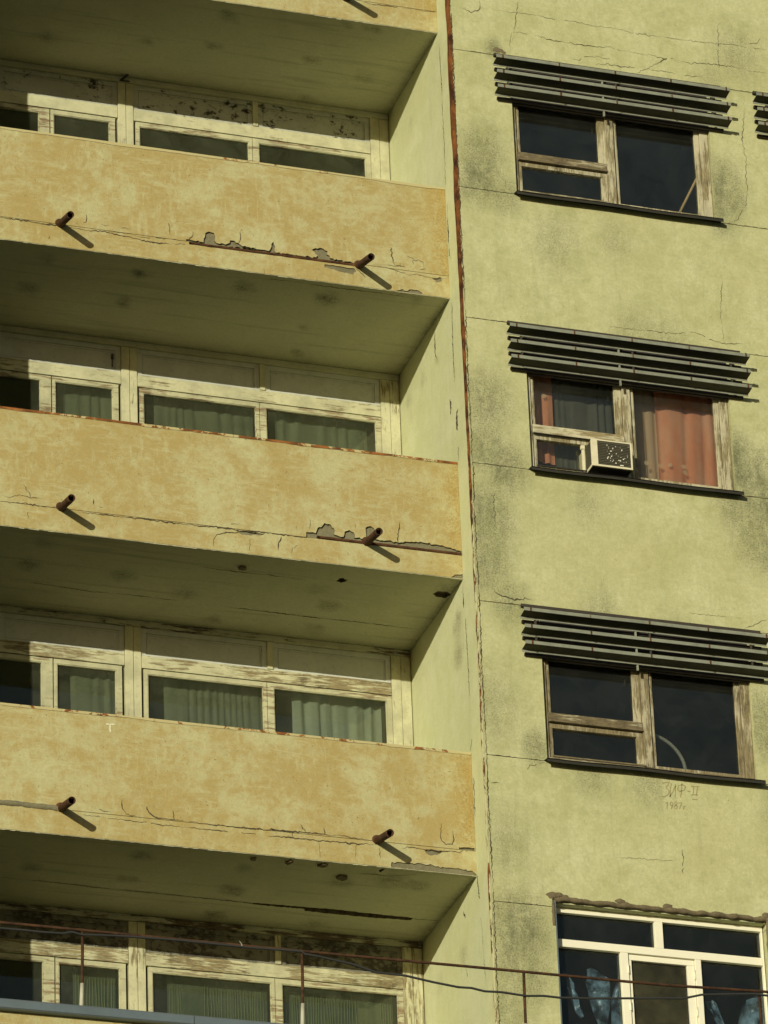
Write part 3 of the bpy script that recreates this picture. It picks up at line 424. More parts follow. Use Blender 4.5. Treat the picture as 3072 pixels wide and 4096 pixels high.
# ---- balcony slabs, parapets
def edge_f(c): return .75*max(0, 1-abs(c.x)/.35)**2
for k in STO:
    zb = H*k
    # slab: tan front edge, whitewashed soffit
    bm = bmesh.new()
    grid(bm, XL, -.001, zb, zb+.238, at_front(D1), .12, None, 0)
    bm2 = bmesh.new(); bmt = bm
    grid(bm, XL, -.001, D1, 1.98, at_under(zb), .10, None, 1)
    bm.faces.new([bm.verts.new(p) for p in ((XL, D1, zb+.238), (-.001, D1, zb+.238), (-.001, 1.98, zb+.238), (XL, 1.98, zb+.238))])
    for x in (XL, -.001): bm.faces.new([bm.verts.new(p) for p in ((x, D1, zb), (x, 1.98, zb), (x, 1.98, zb+.238), (x, D1, zb+.238))])
    bm.faces.new([bm.verts.new(p) for p in ((XL, 1.98, zb), (-.001, 1.98, zb), (-.001, 1.98, zb+.238), (XL, 1.98, zb+.238))])
    bmesh.ops.remove_doubles(bm, verts=list(bm.verts), dist=.0005); bmesh.ops.recalc_face_normals(bm, faces=list(bm.faces))
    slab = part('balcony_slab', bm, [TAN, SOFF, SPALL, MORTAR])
    holes = SOFFIT_HOLES.get(k, [])
    cb = bmesh.new(); cnt = 0
    for p in holes: prism(cb, p, at_under(zb), .02, -.04, 3, .004); cnt += 1
    for p in SPALLS.get(k, []):
        if max(q[1] for q in p) < zb+.235 : prism(cb, p, at_front(D1), .03, -.012, 2, .005); cnt += 1
    if cnt: carve(slab, cb, MORTAR)
    else: cb.free()
    slab.data.materials.append(MORTAR) if False else None
    sf = blob_field([b[1:] for b in SOFFIT_STAINS if b[0] == k], (0, 1))
    stain_attr(slab, lambda c: max(edge_f(c)*.0 if c.y < D1+.001 else 0, sf(c) if (c.z < zb+.01 and c.y > D1+.005) else 0, .35*max(0, 1-abs(c.y-D1)/.09) if (c.z < zb+.01 and c.y > D1+.005) else 0, .5*max(0, 1-abs(c.y-1.86)/.1) if c.z < zb+.01 else 0, .45*max(0, 1-abs(c.x)/.07) if (c.z < zb+.01 and c.y > D1+.01) else 0))  # soffit stains, plus darker bands along the front, window and side wall edges
    sc = SOFFIT_CRACKS.get(k, [])
    if sc:
        bm = bmesh.new()
        for wd, pts in sc: ribbon(bm, pts, wd*1.5, at_under(zb), .004)
        tag(part('crack', bm, CRACK, slab), kind='stuff')
    bm = bmesh.new()                                # ragged lip where paint and render hang over the soffit edge
    x = XL
    for s in range(int(-XL/.045)):
        a = XL+s*.045; b = min(a+.045, -.002)
        t = mnoise.noise(Vector((a*1.3, k*7.1, 0)))*.5+.5; d = .004+.016*t*t*random.random()
        box(bm, a, b, D1+.004, D1+.020+.02*random.random(), zb-d, zb-.0015)
    tag(part('drip_edge', bm, SOFF, slab), kind='stuff'); stain_attr(slab.children[-1], lambda c: .15)
    if k == -1: pass
    # parapet panel above the slab edge
    top = zb+PH; pz = zb+.243
    bm = bmesh.new(); grid(bm, XL, -.002, pz, top, at_front(D1), .12, None, 0)
    grid(bm, XL, -.002, pz, top, at_front(D1+.09), .4, None, 0)
    for z in (pz, top): bm.faces.new([bm.verts.new(p) for p in ((XL, D1, z), (-.002, D1, z), (-.002, D1+.09, z), (XL, D1+.09, z))])
    for x in (XL, -.002): bm.faces.new([bm.verts.new(p) for p in ((x, D1, pz), (x, D1+.09, pz), (x, D1+.09, top), (x, D1, top))])
    bmesh.ops.remove_doubles(bm, verts=list(bm.verts), dist=.0005)
    # T-junction-free only on the front; close enough to be carved
    bmesh.ops.recalc_face_normals(bm, faces=list(bm.faces))
    par = part('parapet', bm, [TAN, SPALL])
    cb = bmesh.new(); cnt = 0
    for p in SPALLS.get(k, []):
        if max(q[1] for q in p) >= zb+.235: prism(cb, p, at_front(D1), .03, -.020, 1, .006); cnt += 1
    if cnt: carve(par, cb, SPALL)
    else: cb.free()
    stain_attr(par, edge_f)
    bm = bmesh.new()
    for wd, pts in PARAPET_CRACKS.get(k, []): ribbon(bm, pts, wd*1.25, at_front(D1), .004)
    if len(bm.faces): tag(part('crack', bm, CRACK, par), kind='stuff')
    else: bm.free()
    bm = bmesh.new(); nseg = 115                    # coping angle with a rust-eaten lower edge
    V = []
    for i in range(nseg+1):
        x = XL+(-.004-XL)*i/nseg
        h = .012+.012*(.5+mnoise.noise(Vector((x*2.3, k*4.7, 1))))+.006*mnoise.noise(Vector((x*14, k*3.1, 5))); h = max(.006, h)
        V.append([bm.verts.new(p) for p in ((x, D1-.005, top-h), (x, D1-.005, top+.006), (x, D1+.095, top+.006))])
    for i in range(nseg):
        for j in (0, 1): bm.faces.new((V[i][j], V[i+1][j], V[i+1][j+1], V[i][j+1]))
    part('coping_strip', bm, COPE[{2: 0, 1: 1, 0: 2}.get(k, 3)], par)
    if k in RODS:
        bm = bmesh.new(); (ax, az), (bx, bz) = RODS[k]; m = 24
        tube(bm, [(ax+(bx-ax)*i/m, D1+.003+.003*mnoise.noise(Vector((i*.7, k, 0))), az+(bz-az)*i/m+.004*mnoise.noise(Vector((i*.5, k, 3)))) for i in range(m+1)], [.015+.003*mnoise.noise(Vector((i*.9, k, 8))) for i in range(m+1)], 8)
        part('rebar', bm, ROD, par)
    if k == 0:
        bm = bmesh.new(); P_ = [(XL, RIDGE[0][1]+.0)]+RIDGE; pts = []
        for i in range(len(P_)-1):
            a, b = P_[i], P_[i+1]; m = max(1, int((b[0]-a[0])/.03))
            for j in range(m): pts.append((a[0]+(b[0]-a[0])*j/m, D1+.012, a[1]+(b[1]-a[1])*j/m+.006*mnoise.noise(Vector((i*3+j*.8, 2, 2)))))
        pts.append((RIDGE[-1][0], D1+.014, RIDGE[-1][1]))
        tube(bm, pts, [.030+.009*mnoise.noise(Vector((i*.6, 4, 4))) for i in range(len(pts))], 10)
        part('mortar_ridge', bm, SPALL, par); 
        bm = bmesh.new()
        for pts in MARK_T: ribbon(bm, pts, 10, at_front(D1), .001, .0018, False)
        part('chalk_letter', bm, CHALK, par)

# ---- loggia windows: frame of timber, boarded fanlights above, glazed sashes below
XR = -.010
for k in STO:
    if k == 3: continue
    zb = H*k; y = DW; mi = 2-k if k >= 0 else 3
    idx = {2: 0, 1: 1, 0: 2, -1: 3}[k]
    wh = WH[{0: 1, 1: 2, 2: 0, 3: 3}[idx]]; wv = WV[{0: 2, 1: 2, 2: 0, 3: 1}[idx]]; sm = SASH[idx]
    bd = BOARD[{0: 3, 1: 1, 2: 2, 3: 0}[idx]]; hd = HEAD[{0: 3, 1: 2, 2: 1, 3: 0}[idx]]
    bm = bevel(B((XL+.01, XR-.001, y-.008, y+.09, zb+2.936, zb+2.997)), .004)
    win = part('loggia_window', bm, hd)
    W_ = lambda name, bm, m, smooth=False: part(name, bm, m, win, smooth)
    for (a, b, d) in ((-2.818, -2.739, 0), (-2.734, -2.661, .004), (-.203, -.111, 0), (-.107, XR, .006)):
        W_('post', bevel(B((a, b, y+d, y+.09, zb+.26, zb+2.934)), .004), wv)
    for (a, b, z0, z1) in ((XL+.01, -2.822, 2.521, 2.655), (-2.657, -.206, 2.514, 2.647)):
        W_('transom', bevel(B((a, b, y+.006, y+.075, zb+z0, zb+z1-.030), (a, b, y+.014, y+.075, zb+z1-.0295, zb+z1)), .003), wh)
    W_('fanlight_mullion', bevel(B((-1.428, -1.374, y+.004, y+.06, zb+2.649, zb+2.934)), .003), wv)
    for (a, b, lo) in ((-4.02, -2.822, 2.657), (XL+.01, -4.024, 2.657), (-2.657, -1.430, 2.649), (-1.372, -.206, 2.649)):
        f = .048
        bm = bmesh.new()
        box(bm, a, b, y+.034, y+.05, zb+lo, zb+2.934)
        for q in ((a, b, zb+2.934-f, zb+2.9335), (a, b, zb+lo+.0005, zb+lo+.016)): box(bm, q[0], q[1], y+.020, y+.033, q[2], q[3])
        for q in ((a, a+f), (b-f, b)): box(bm, q[0], q[1], y+.021, y+.0335, zb+lo+.017, zb+2.934-f-.001)
        # thin bead round the sunken field
        z0, z1 = zb+lo+.016, zb+2.934-f; x0, x1 = a+f, b-f
        for q in ((x0+.012, x1-.012, z1-.020, z1-.014), (x0+.012, x1-.012, z0+.012, z0+.018), (x0+.012, x0+.018, z0+.019, z1-.021), (x1-.018, x1-.012, z0+.019, z1-.021)):
            box(bm, q[0], q[1], y+.029, y+.0345, q[2], q[3])
        W_('fanlight_board', bm, bd)
    for (x0, x1, p0, p1, zt) in ((-2.636, -1.440, -2.599, -1.470, 2.508), (-1.434, -.206, -1.372, -.253, 2.508), (-3.500, -2.846, -3.471, -2.898, 2.514), (-4.16, -3.512, -4.10, -3.612, 2.514), (XL+.02, -4.17, XL+.08, -4.22, 2.514)):
        s_ = zb+zt; t_ = s_-.046; b_ = zb+.40
        bm = B((x0, x1, y+.016, y+.062, t_, s_), (x0, p0, y+.016, y+.062, b_, t_-.0005), (p1, x1, y+.016, y+.062, b_, t_-.0005), (p0, p1, y+.016, y+.062, b_, b_+.06))
        box(bm, p0+.001, p1-.001, y+.022, y+.044, t_-.007, t_-.001)
        for q in ((p0+.001, p0+.008), (p1-.008, p1-.001)): box(bm, q[0], q[1], y+.022, y+.044, b_+.061, t_-.008)
        W_('sash', bm, sm)
        bm = bmesh.new(); box(bm, p0-.006, p1+.006, y+.045, y+.049, b_+.05, t_+.006); W_('pane', bm, GL)
    W_('meeting_post', bevel(B((-1.425, -1.395, y+.024, y+.07, zb+.4, zb+2.511)), .003), wv) if False else None
    bm = B((XL+.01, XR, y+.063, y+.095, zb+2.50, zb+2.516), (-2.84, -2.64, y+.07, y+.10, zb+.3, zb+2.93), (-1.44, -1.37, y+.064, y+.09, zb+.4, zb+2.5), (-.21, XR, y+.091, y+.10, zb+.3, zb+2.93), (-3.52, -3.49, y+.064, y+.09, zb+.4, zb+2.5), (-4.18, -4.15, y+.064, y+.09, zb+.4, zb+2.5))
    W_('frame_backing', bm, DARKBAR)
    W_('apron_board', B((XL+.01, XR, y+.01, y+.09, zb+.24, zb+.395)), wh)
    if k == 2:
        bm = bmesh.new(); tube(bm, [(-2.79, y-.01, zb+2.955), (-2.765, y-.03, zb+2.965), (-2.735, y-.05, zb+2.99), (-2.725, y-.05, zb+3.0)], .011, 6); box(bm, -2.80, -2.70, y-.013, y-.0085, zb+2.940, zb+2.957); W_('wire_hook', bm, DARKBAR)
    if k == 1: W_('latch', B((-2.915, -2.893, y+.002, y+.020, zb+2.79, zb+2.84), (-2.908, -2.900, y+.010, y+.020, zb+2.70, zb+2.79)), DARKBAR)
    # room behind
    bm = bmesh.new(); x0, x1, y0, y1, z0, z1 = XL+.02, -.02, y+.105, y+5, zb+.25, zb+2.98
    v = [bm.verts.new(p) for p in ((x0,y0,z0),(x1,y0,z0),(x1,y1,z0),(x0,y1,z0),(x0,y0,z1),(x1,y0,z1),(x1,y1,z1),(x0,y1,z1))]
    for q in ((0,1,2,3),(4,7,6,5),(1,5,6,2),(2,6,7,3),(3,7,4,0)): bm.faces.new([v[i] for i in q])
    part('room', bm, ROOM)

# ---- windows of the flank wall
def room(x0, x1, y0, y1, z0, z1):
    bm = bmesh.new()
    v = [bm.verts.new(p) for p in ((x0,y0,z0),(x1,y0,z0),(x1,y1,z0),(x0,y1,z0),(x0,y0,z1),(x1,y0,z1),(x1,y1,z1),(x0,y1,z1))]
    for q in ((0,1,2,3),(4,7,6,5),(1,5,6,2),(2,6,7,3),(3,7,4,0)): bm.faces.new([v[i] for i in q])
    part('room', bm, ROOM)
for k in (0, 1, 2):
    zb = H*k; y = .045
    bh, bv = (BROWN_H, BROWN_V) if k != 1 else (BROWN_2H, BROWN_2)
    if k == 2: bv = BROWN_2
    Z0, Z1 = zb+1.078, zb+2.575
    # outer frame: left jamb, right jamb, head
    bm = bevel(B((WX0+.012, .664, y, y+.1, Z0+.052, Z1-.06), (2.578, WX1-.004, y, y+.1, Z0+.052, Z1-.06), (WX0+.012, WX1-.004, y+.001, y+.1, Z1-.059, Z1)), .004)
    win = part('room_window', bm, bv)
    W_ = lambda name, bm, m: part(name, bm, m, win)
    W_('bottom_rail', bevel(B((WX0+.012, WX1-.004, y-.004, y+.1, Z0, Z0+.050)), .004), bh)
    W_('centre_post', bevel(B((1.588, 1.668, y-.006, y+.1, Z0+.052, Z1-.061)), .005), bv)
    W_('middle_rail', bevel(B((.668, 1.585, y-.004, y+.09, zb+1.487, zb+1.582)), .005), bh)
    # upper left, lower left and right sashes
    for (x0, x1, p0, p1, z0, z1, t, b) in ((.668, 1.585, .698, 1.525, zb+1.586, Z1-.062, .03, .006), (.668, 1.585, .702, 1.535, Z0+.054, zb+1.484, .046, .03), (1.672, 2.574, 1.704, 2.538, Z0+.054, Z1-.062, .04, .032)):
        bm = B((x0, x1, y+.02, y+.07, z1-t, z1), (x0, x1, y+.02, y+.07, z0, z0+b), (x0, p0, y+.021, y+.07, z0+b+.0005, z1-t-.0005), (p1, x1, y+.021, y+.07, z0+b+.0005, z1-t-.0005))
        for q in ((p0+.001, p0+.008), (p1-.008, p1-.001)): box(bm, q[0], q[1], y+.026, y+.046, z0+b+.001, z1-t-.001)
        W_('sash', bm, BROWN_2 if k != 0 else BROWN_V)
        bm = bmesh.new(); box(bm, p0-.005, p1+.005, y+.047, y+.051, z0+b-.005, z1-t+.005); W_('pane', bm, GL2)
    W_('weather_bar', B((.69, 1.59, y-.022, y-.005, Z0+.052, Z0+.066), (.672, 1.584, y-.020, y+.0, zb+1.4795, zb+1.4865) if k == 1 else (.672, 1.584, y-.020, y-.0045, zb+1.4875, zb+1.4975)), SILL if k == 1 else bh)
    W_('head_shade_board', B((WX0+.013, WX1-.005, .008, .036, zb+2.100, zb+2.574)), DARKBAR)  # dark board added where the louver's shade should cover the window head
    bm = bmesh.new()                                # folded sheet sill, slightly sprung
    n = 16
    for i in range(n):
        a = WX0-.03+(WX1+.045-WX0+.03)*i/n; b = WX0-.03+(WX1+.045-WX0+.03)*(i+1)/n
        za = Z0-.004-.004*math.sin(i*.7); zc = Z0-.004-.004*math.sin((i+1)*.7)
        for (ya, yb_, da, db, th) in ((-.085, .07, -.026, -.0, .010), (-.085, -.080, -.052, -.052, .034)):
            v = [bm.verts.new(p) for p in ((a, ya, za+da-.0), (b, ya, zc+da), (b, yb_, zc+db), (a, yb_, za+db), (a, ya, za+da+th), (b, ya, zc+da+th), (b, yb_, zc+db+th), (a, yb_, za+db+th))]
            for q in ((0,3,2,1),(4,5,6,7),(0,1,5,4),(2,3,7,6),(1,2,6,5),(3,0,4,7)): bm.faces.new([v[j] for j in q])
    W_('sill', bm, SILL)
    room(.35, 2.95 if k else 6.0, .20, 4.2, zb+.5, zb+2.78)
# the renewed window at the bottom: white plastic frame, no louver above it
zb = -H; y = .105
Z1 = zb+2.315+.0; Zb = -2.6
bm = B((.640, 2.650, y, y+.07, -.373, -.325), (.640, .655, y, y+.07, Zb, -.374), (2.632, 2.650, y, y+.07, Zb, -.374))
win = part('renewed_window', bevel(bm, .004), PVC)
W_ = lambda name, bm, m: part(name, bm, m, win)
W_('transom', bevel(B((.6555, 2.6315, y-.002, y+.07, -.706, -.632)), .004), PVC)
W_('mullion', bevel(B((1.602, 1.680, y-.001, y+.07, -.6315, -.3735)), .004), PVC)
for a, b in ((1.256, 1.330), (1.972, 2.030)): W_('mullion', bevel(B((a, b, y-.001, y+.07, Zb, -.7065)), .004), PVC)
bm = B((1.333, 1.969, y+.02, y+.08, -.765, -.712), (1.333, 1.366, y+.02, y+.08, Zb, -.766), (1.900, 1.969, y+.02, y+.08, Zb, -.766))
W_('sash', bevel(bm, .004), PVC)
for x, z in ((1.325, -.86), (1.325, -1.22), (1.962, -.86), (1.962, -1.22)):
    bm = bmesh.new(); tube(bm, [(x, y-.004, z-.045), (x, y-.004, z+.045)], .007, 8); W_('hinge', bm, PVC)
for (a, b, c, d) in ((.655, 1.602, -.632, -.374), (1.680, 2.632, -.632, -.374), (.655, 1.256, Zb, -.707), (2.030, 2.632, Zb, -.707), (1.366, 1.900, Zb, -.766)):
    yy = y+.045 if a != 1.366 else y+.055
    bm = bmesh.new(); box(bm, a-.004, b+.004, yy, yy+.006, c-.004, d+.004); W_('pane', bm, GLS if a == 1.366 else GL3)
    e = .006; W_('gasket', B((a, b, yy-.006, yy-.001, d-e, d), (a, a+e, yy-.006, yy-.001, c, d-e), (b-e, b, yy-.006, yy-.001, c, d-e)), RUBBER)
bm = bmesh.new()                                    # smeared cement fillet round the opening
def fillet(pts, r0, seed):
    ring = []
    for i, p in enumerate(pts): ring.append(r0*(1+.45*mnoise.noise(Vector((i*.22, seed, 1)))+.35*mnoise.noise(Vector((i*.9, seed, 6)))))
    tube(bm, pts, ring, 9)
fillet([(.590+i*(2.665-.590)/110, .010+.005*math.sin(i*.8), -.292-.014*mnoise.noise(Vector((i*.16, 0, 0)))) for i in range(111)], .024, 3)
fillet([(.600, .010, -.27-i*.022) for i in range(14)], .020, 9); fillet([(2.668, .006, -.25-i*.04) for i in range(50)], .020, 5)
for (cx, cz, r) in ((.60, -.262, .050), (.66, -.255, .038), (.72, -.270, .034), (1.245, -.258, .040), (1.30, -.278, .030), (1.70, -.262, .042), (2.665, -.255, .042), (2.2, -.285, .03)):
    s = bmesh.ops.create_icosphere(bm, subdivisions=2, radius=r)
    for v in s['verts']:
        v.co = Vector((v.co.x*1.25, v.co.y*.28, v.co.z*.72))*(1+.35*mnoise.noise(v.co*40+Vector((cx*9, 0, 0)))) + Vector((cx, .002, cz))
W_('cement_fillet', bm, MORTAR)
W_('plaster_reveal', B((.645, 2.650, .030, y+.06, -.3235, -.296)), SIDE); stain_attr(bpy.data.objects['plaster_reveal'], lambda c: .25)
bm = bmesh.new(); box(bm, .612, .624, -.004, .1, Zb, -.31); W_('foam_strip', bm, CAP)
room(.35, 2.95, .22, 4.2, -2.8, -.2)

# ---------------------------------------------------------------- aluminium sun louvers
def louver(x0, x1, zb, label):
    T = tag(empty('sun_louver', (x0, 0, zb+2.1)), label, 'louver', 'aluminium sun louvers over the windows')
    def lp(name, bm, m, parent=None):
        o = obj(name, bm, m); 
        if parent is None:
            o.parent = T; o.matrix_parent_inverse = Matrix.Translation(Vector((-x0, 0, -zb-2.1)))
        else: o.parent = parent
        return o
    for j, zl in enumerate((2.512, 2.340, 2.172)):
        z = zb+zl; bm = bmesh.new()
        # Z-shaped extrusion: ribbed front flange up, flat web back, rear flange down
        # front lip up, web sloping back to the wall, rear flange down
        prof = [(-.190, z-.033), (-.193, z-.027), (-.190, z-.020), (-.193, z-.013), (-.190, z-.007), (-.193, z), (-.184, z), (-.184, z-.029), (-.080, z-.041), (-.080, z-.066), (-.084, z-.066), (-.084, z-.046)]
        n = 12; rows = []
        for i in range(n+1):
            x = x0+(x1-x0)*i/n; s = .007*mnoise.noise(Vector((x*1.3, j*3.7, zb+x0)))
            rows.append([bm.verts.new((x, p[0]+s, p[1]+s)) for p in prof])
        for i in range(n):
            for q in range(len(prof)):
                r_ = (q+1) % len(prof); f = bm.faces.new((rows[i][q], rows[i][r_], rows[i+1][r_], rows[i+1][q]))
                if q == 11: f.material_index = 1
        bm.faces.new(rows[0]); bm.faces.new(list(reversed(rows[-1])))
        bmesh.ops.recalc_face_normals(bm, faces=list(bm.faces))
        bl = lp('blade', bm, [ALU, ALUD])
        for c in range(5):
            xc = x0+.065+c*(x1-x0-.105)/4
            bm = B((xc-.007, xc+.007, -.1955, -.182, z-.036, z+.003))
            lp('clip', bm, ROD, bl)
    for j, zl in enumerate((2.600, 2.435, 2.268, 2.104)):
        lp('mounting_rail', B((x0+.035+.012*(j == 3), x1-.03, -.034, -.004, zb+zl, zb+zl+.027)), DARKBAR)
    for xx in (x0+.14, x0+1.12, x0+1.26, x1-.16):
        lp('bracket', B((xx, xx+.016, -.079, -.062, zb+2.05 if abs(xx-x0-1.12) < .01 else zb+2.12, zb+2.55)), ALU if abs(xx-x0-1.12) < .01 else DARKBAR)
        lp('bracket_foot', B((xx, xx+.016, -.061, -.0345, zb+2.44, zb+2.455)), DARKBAR)
louver(.413, 2.838, 2*H, 'ribbed aluminium sun louver over the dark window nearest the top of the wall')
louver(.407, 2.832, H, 'ribbed aluminium sun louver above the window with coral curtains and air conditioner')
louver(.398, 2.824, 0, 'ribbed aluminium sun louver above the brown framed window over the scratched writing')
louver(3.118, 5.54, 2*H, 'aluminium sun louver cut off at the right edge of the picture')

# ---------------------------------------------------------------- rain spouts through the balcony edges
def spout(x, z, L, drop, label, skew=0.):
    T = tag(empty('drain_pipe', (x, D1, z)), label, 'drain pipe', 'rusty spouts sticking out of the balconies')
    bm = bmesh.new(); n = 16; o_, i_ = .035, .031
    a = Vector((0, .02, 0)); b = Vector((skew, -L, -L*drop)); t = (b-a).normalized(); u = t.cross(Vector((0, 0, 1))).normalized(); v = t.cross(u)
    def ring(c, r): return [bm.verts.new(c+(u*math.cos(2*math.pi*q/n)+v*math.sin(2*math.pi*q/n))*r) for q in range(n)]
    m = 8; outer = [ring(a.lerp(b, i/m), o_*(1+.03*mnoise.noise(Vector((x*5, i*1.3, z))))) for i in range(m+1)]; inner = [ring(b, i_), ring(a, i_)]
    rs = outer+inner
    for i in range(len(rs)-1):
        for q in range(n):
            f = bm.faces.new((rs[i][q], rs[i][(q+1) % n], rs[i+1][(q+1) % n], rs[i+1][q])); f.smooth = True
    bm.faces.new(rs[-1]); bmesh.ops.recalc_face_normals(bm, faces=list(bm.faces))
    o = obj('pipe', bm, PIPE); o.parent = T
    bm = bmesh.new()
    tube(bm, [(0, -.001, 0), (0, -.014, -.003)], [.050, .037], 14)
    for vv in bm.verts: vv.co += vv.normal*0 + Vector((mnoise.noise(vv.co*60), 0, mnoise.noise(vv.co*60+Vector((9, 0, 0)))))*.008
    o = obj('collar', bm, ROD); o.parent = T
for (x, z, L, d, lab, sk) in ((-3.831, 6.248, .375, .32, 'rusty spout near the left edge on the balcony below the peeling black fanlights', 0.),
    (-.905, 6.229, .375, .32, 'rusty spout beside the long exposed bar on the highest full balcony', 0.),
    (-3.841, 3.251, .37, .25, 'rusty spout near the left edge of the balcony with the bright rusty rim', 0.),
    (-.929, 3.264, .37, .20, 'rusty spout crossing the exposed bar under a grey rounded patch', .0),
    (-3.860, .256, .37, .25, 'rusty spout at the end of the rough mortar ridge at left', 0.),
    (-.934, .251, .37, .24, 'rusty spout above the broken balcony edge with only hairline cracks around it', 0.),
    (-.935, 9.245, .375, .20, 'rusty spout cut off by the top edge of the picture', 0.)): spout(x, z, L, d, lab, sk)

# ---------------------------------------------------------------- curtains
def curtain(name, x0, x1, y, z0, z1, amp, waves, mat, label, cat='curtain', group=None, gather=0., seed=0, thick=.004):
    bm = bmesh.new(); nx = int(waves*9); nz = 14; V = []
    for i in range(nx+1):
        u = i/nx; row = []
        for j in range(nz+1):
            t = j/nz
            ph = 2*math.pi*waves*(u+.55/waves*mnoise.noise(Vector((u*waves*.45, seed*3.1, t*.5)))+.25*mnoise.noise(Vector((u*2.2, seed*1.7, t*.3))))
            a = amp*(.65+.9*mnoise.noise(Vector((u*waves*.5, seed+4, t*.6))))
            x = x0+(x1-x0)*u + gather*(t-.5)*math.sin(u*3.1+seed) + .25*a*math.cos(ph)
            row.append(bm.verts.new((x, y+a*math.sin(ph)+.35*a*math.sin(1.9*ph+seed)+.012*mnoise.noise(Vector((u*3, t*3, seed))), z0+(z1-z0)*t)))
        V.append(row)
    for i in range(nx):
        for j in range(nz):
            f = bm.faces.new((V[i][j], V[i+1][j], V[i+1][j+1], V[i][j+1])); f.smooth = True
    return tag(obj(name, bm, mat), label, cat, group)
yc = DW+.17; GN = 'net curtains behind the balcony windows'
curtain('net_curtain', -3.42, -2.86, yc, H+.6, H+2.9, .011, 5, NET, 'pale net behind the narrow sash above the bright rusty rim', group=GN, seed=1)
curtain('net_curtain', -2.45, -1.46, yc, H+.6, H+2.9, .013, 8, NET, 'pale net in the wide left sash above the bright rusty rim', group=GN, seed=2)
curtain('net_curtain', -1.24, -.30, yc, H+.6, H+2.9, .017, 6, NET, 'pale net in the wide right sash above the bright rusty rim', group=GN, seed=3)
curtain('net_curtain', -3.30, -2.86, yc, .6, 2.9, .012, 4, NET, 'net with stitched loops behind the narrow sash over the chalk letter', group=GN, seed=4)
curtain('net_curtain', -2.40, -1.44, yc, .6, 2.9, .014, 10, NET, 'net with stitched loops in the wide sash right of the peeling double post', group=GN, seed=5)
curtain('net_curtain', -1.14, -.27, yc, .6, 2.9, 0.024, 7, NETB, 'brightest white net, hung in deep folds beside the wood grained end post', group=GN, seed=6)
curtain('net_curtain', -3.30, -2.90, yc, -H+.6, -H+2.9, .006, 4, RIB, 'green ribbed net behind the narrow sash above the blue grey coping', group=GN, seed=7)
curtain('net_curtain', -2.42, -1.47, yc, -H+.6, -H+2.9, .006, 9, RIB, 'green ribbed net in the wide left sash behind the rusty railing', group=GN, seed=8)
curtain('net_curtain', -1.36, -.26, yc, -H+.6, -H+2.9, .006, 8, RIB, 'green ribbed net in the wide right sash behind the rusty railing', group=GN, seed=9)
GC = 'curtains of the window with the air conditioner'
yr = .26
curtain('coral_curtain', 2.00, 2.60, yr, H+1.02, H+2.55, .022, 3.2, CORAL, 'coral curtain with woven flowers at the right of the window', group=GC, seed=11)
curtain('peach_curtain', 1.78, 2.16, yr+.05, H+1.02, H+2.55, .014, 3, PEACH, 'sheer peach curtain next to the coral one', group=GC, seed=12)
curtain('grey_curtain', 1.66, 1.80, yr+.09, H+1.02, H+2.55, .012, 3, GREYNET, 'narrow dark grey sheer right of the centre post', group=GC, seed=13)
curtain('coral_curtain', .70, .96, yr, H+1.30, H+2.55, .016, 2.2, CORAL, 'short coral curtain in the upper left pane above the air conditioner', group=GC, seed=14)
curtain('grey_curtain', .97, 1.58, yr+.04, H+1.02, H+2.55, .014, 6, GREYNET, 'grey folded sheer across the upper left pane', group=GC, seed=15)
# woven flowers on the coral side
cc = [o for o in bpy.data.objects if o.name.startswith(('coral_curtain', 'peach_curtain'))]
for (x, z, par) in ((1.86, H+1.41, 'peach_curtain'), (2.00, H+1.40, 'peach_curtain'), (2.10, H+1.42, 'coral_curtain'), (2.24, H+1.42, 'coral_curtain'), (2.25, H+1.36, 'coral_curtain'), (.86, H+2.00, 'coral_curtain.001')):
    bm = bmesh.new()
    for q in range(6):
        a = q*math.pi/3; cx, cz = x+.014*math.cos(a), z+.014*math.sin(a)
        ribbon(bm, [(cx+.007*math.cos(b*math.pi/3), cz+.007*math.sin(b*math.pi/3)) for b in range(7)], 4, at_front(yr-.05), .0, 0, False)
    o = obj('flower_motif', bm, MOTIF); o.parent = bpy.data.objects[par]
# stitched loops on the nets of the chalk-letter balcony
for (x0, x1, nm) in ((-3.24, -2.92, 'net_curtain.003'), (-2.34, -1.52, 'net_curtain.004')):
    bm = bmesh.new(); n = int((x1-x0)/.10)
    for i in range(n):
        cx = x0+i*.10; cz = 2.325+.008*math.sin(i*2.)
        ribbon(bm, [(cx+.035*math.cos(t*.8-1.2), cz+.035*math.sin(t*.8-1.2)) for t in range(7)], 3.5, at_front(yc-.035), .001, 0, False)
        ribbon(bm, [(cx+.05+.022*math.cos(t*.9+1), cz-.01+.03*math.sin(t*.9+1)) for t in range(6)], 3.5, at_front(yc-.035), .001, 0, False)
    o = obj('embroidery', bm, NET); o.parent = bpy.data.objects[nm]

for (x0, x1, nm) in ((-3.28, -2.92, 'net_curtain.006'), (-2.40, -1.49, 'net_curtain.007'), (-1.35, -.28, 'net_curtain.008')):
    bm = bmesh.new(); x = x0
    while x < x1:
        top = -3+2.40+.05*mnoise.noise(Vector((x*4, 1, 1)))+.03*random.random()
        if mnoise.noise(Vector((x*3, 7, 1))) > -.25: tube(bm, [(x, yc-.02, -1.0), (x+.004*math.sin(x*40), yc-.02, -.8), (x+.006*math.sin(x*23), yc-.02, top)], .0022, 4)
        x += .018+.014*random.random()
    o = obj('net_thread', bm, THREAD); o.parent = bpy.data.objects[nm]; tag(o, kind='stuff')
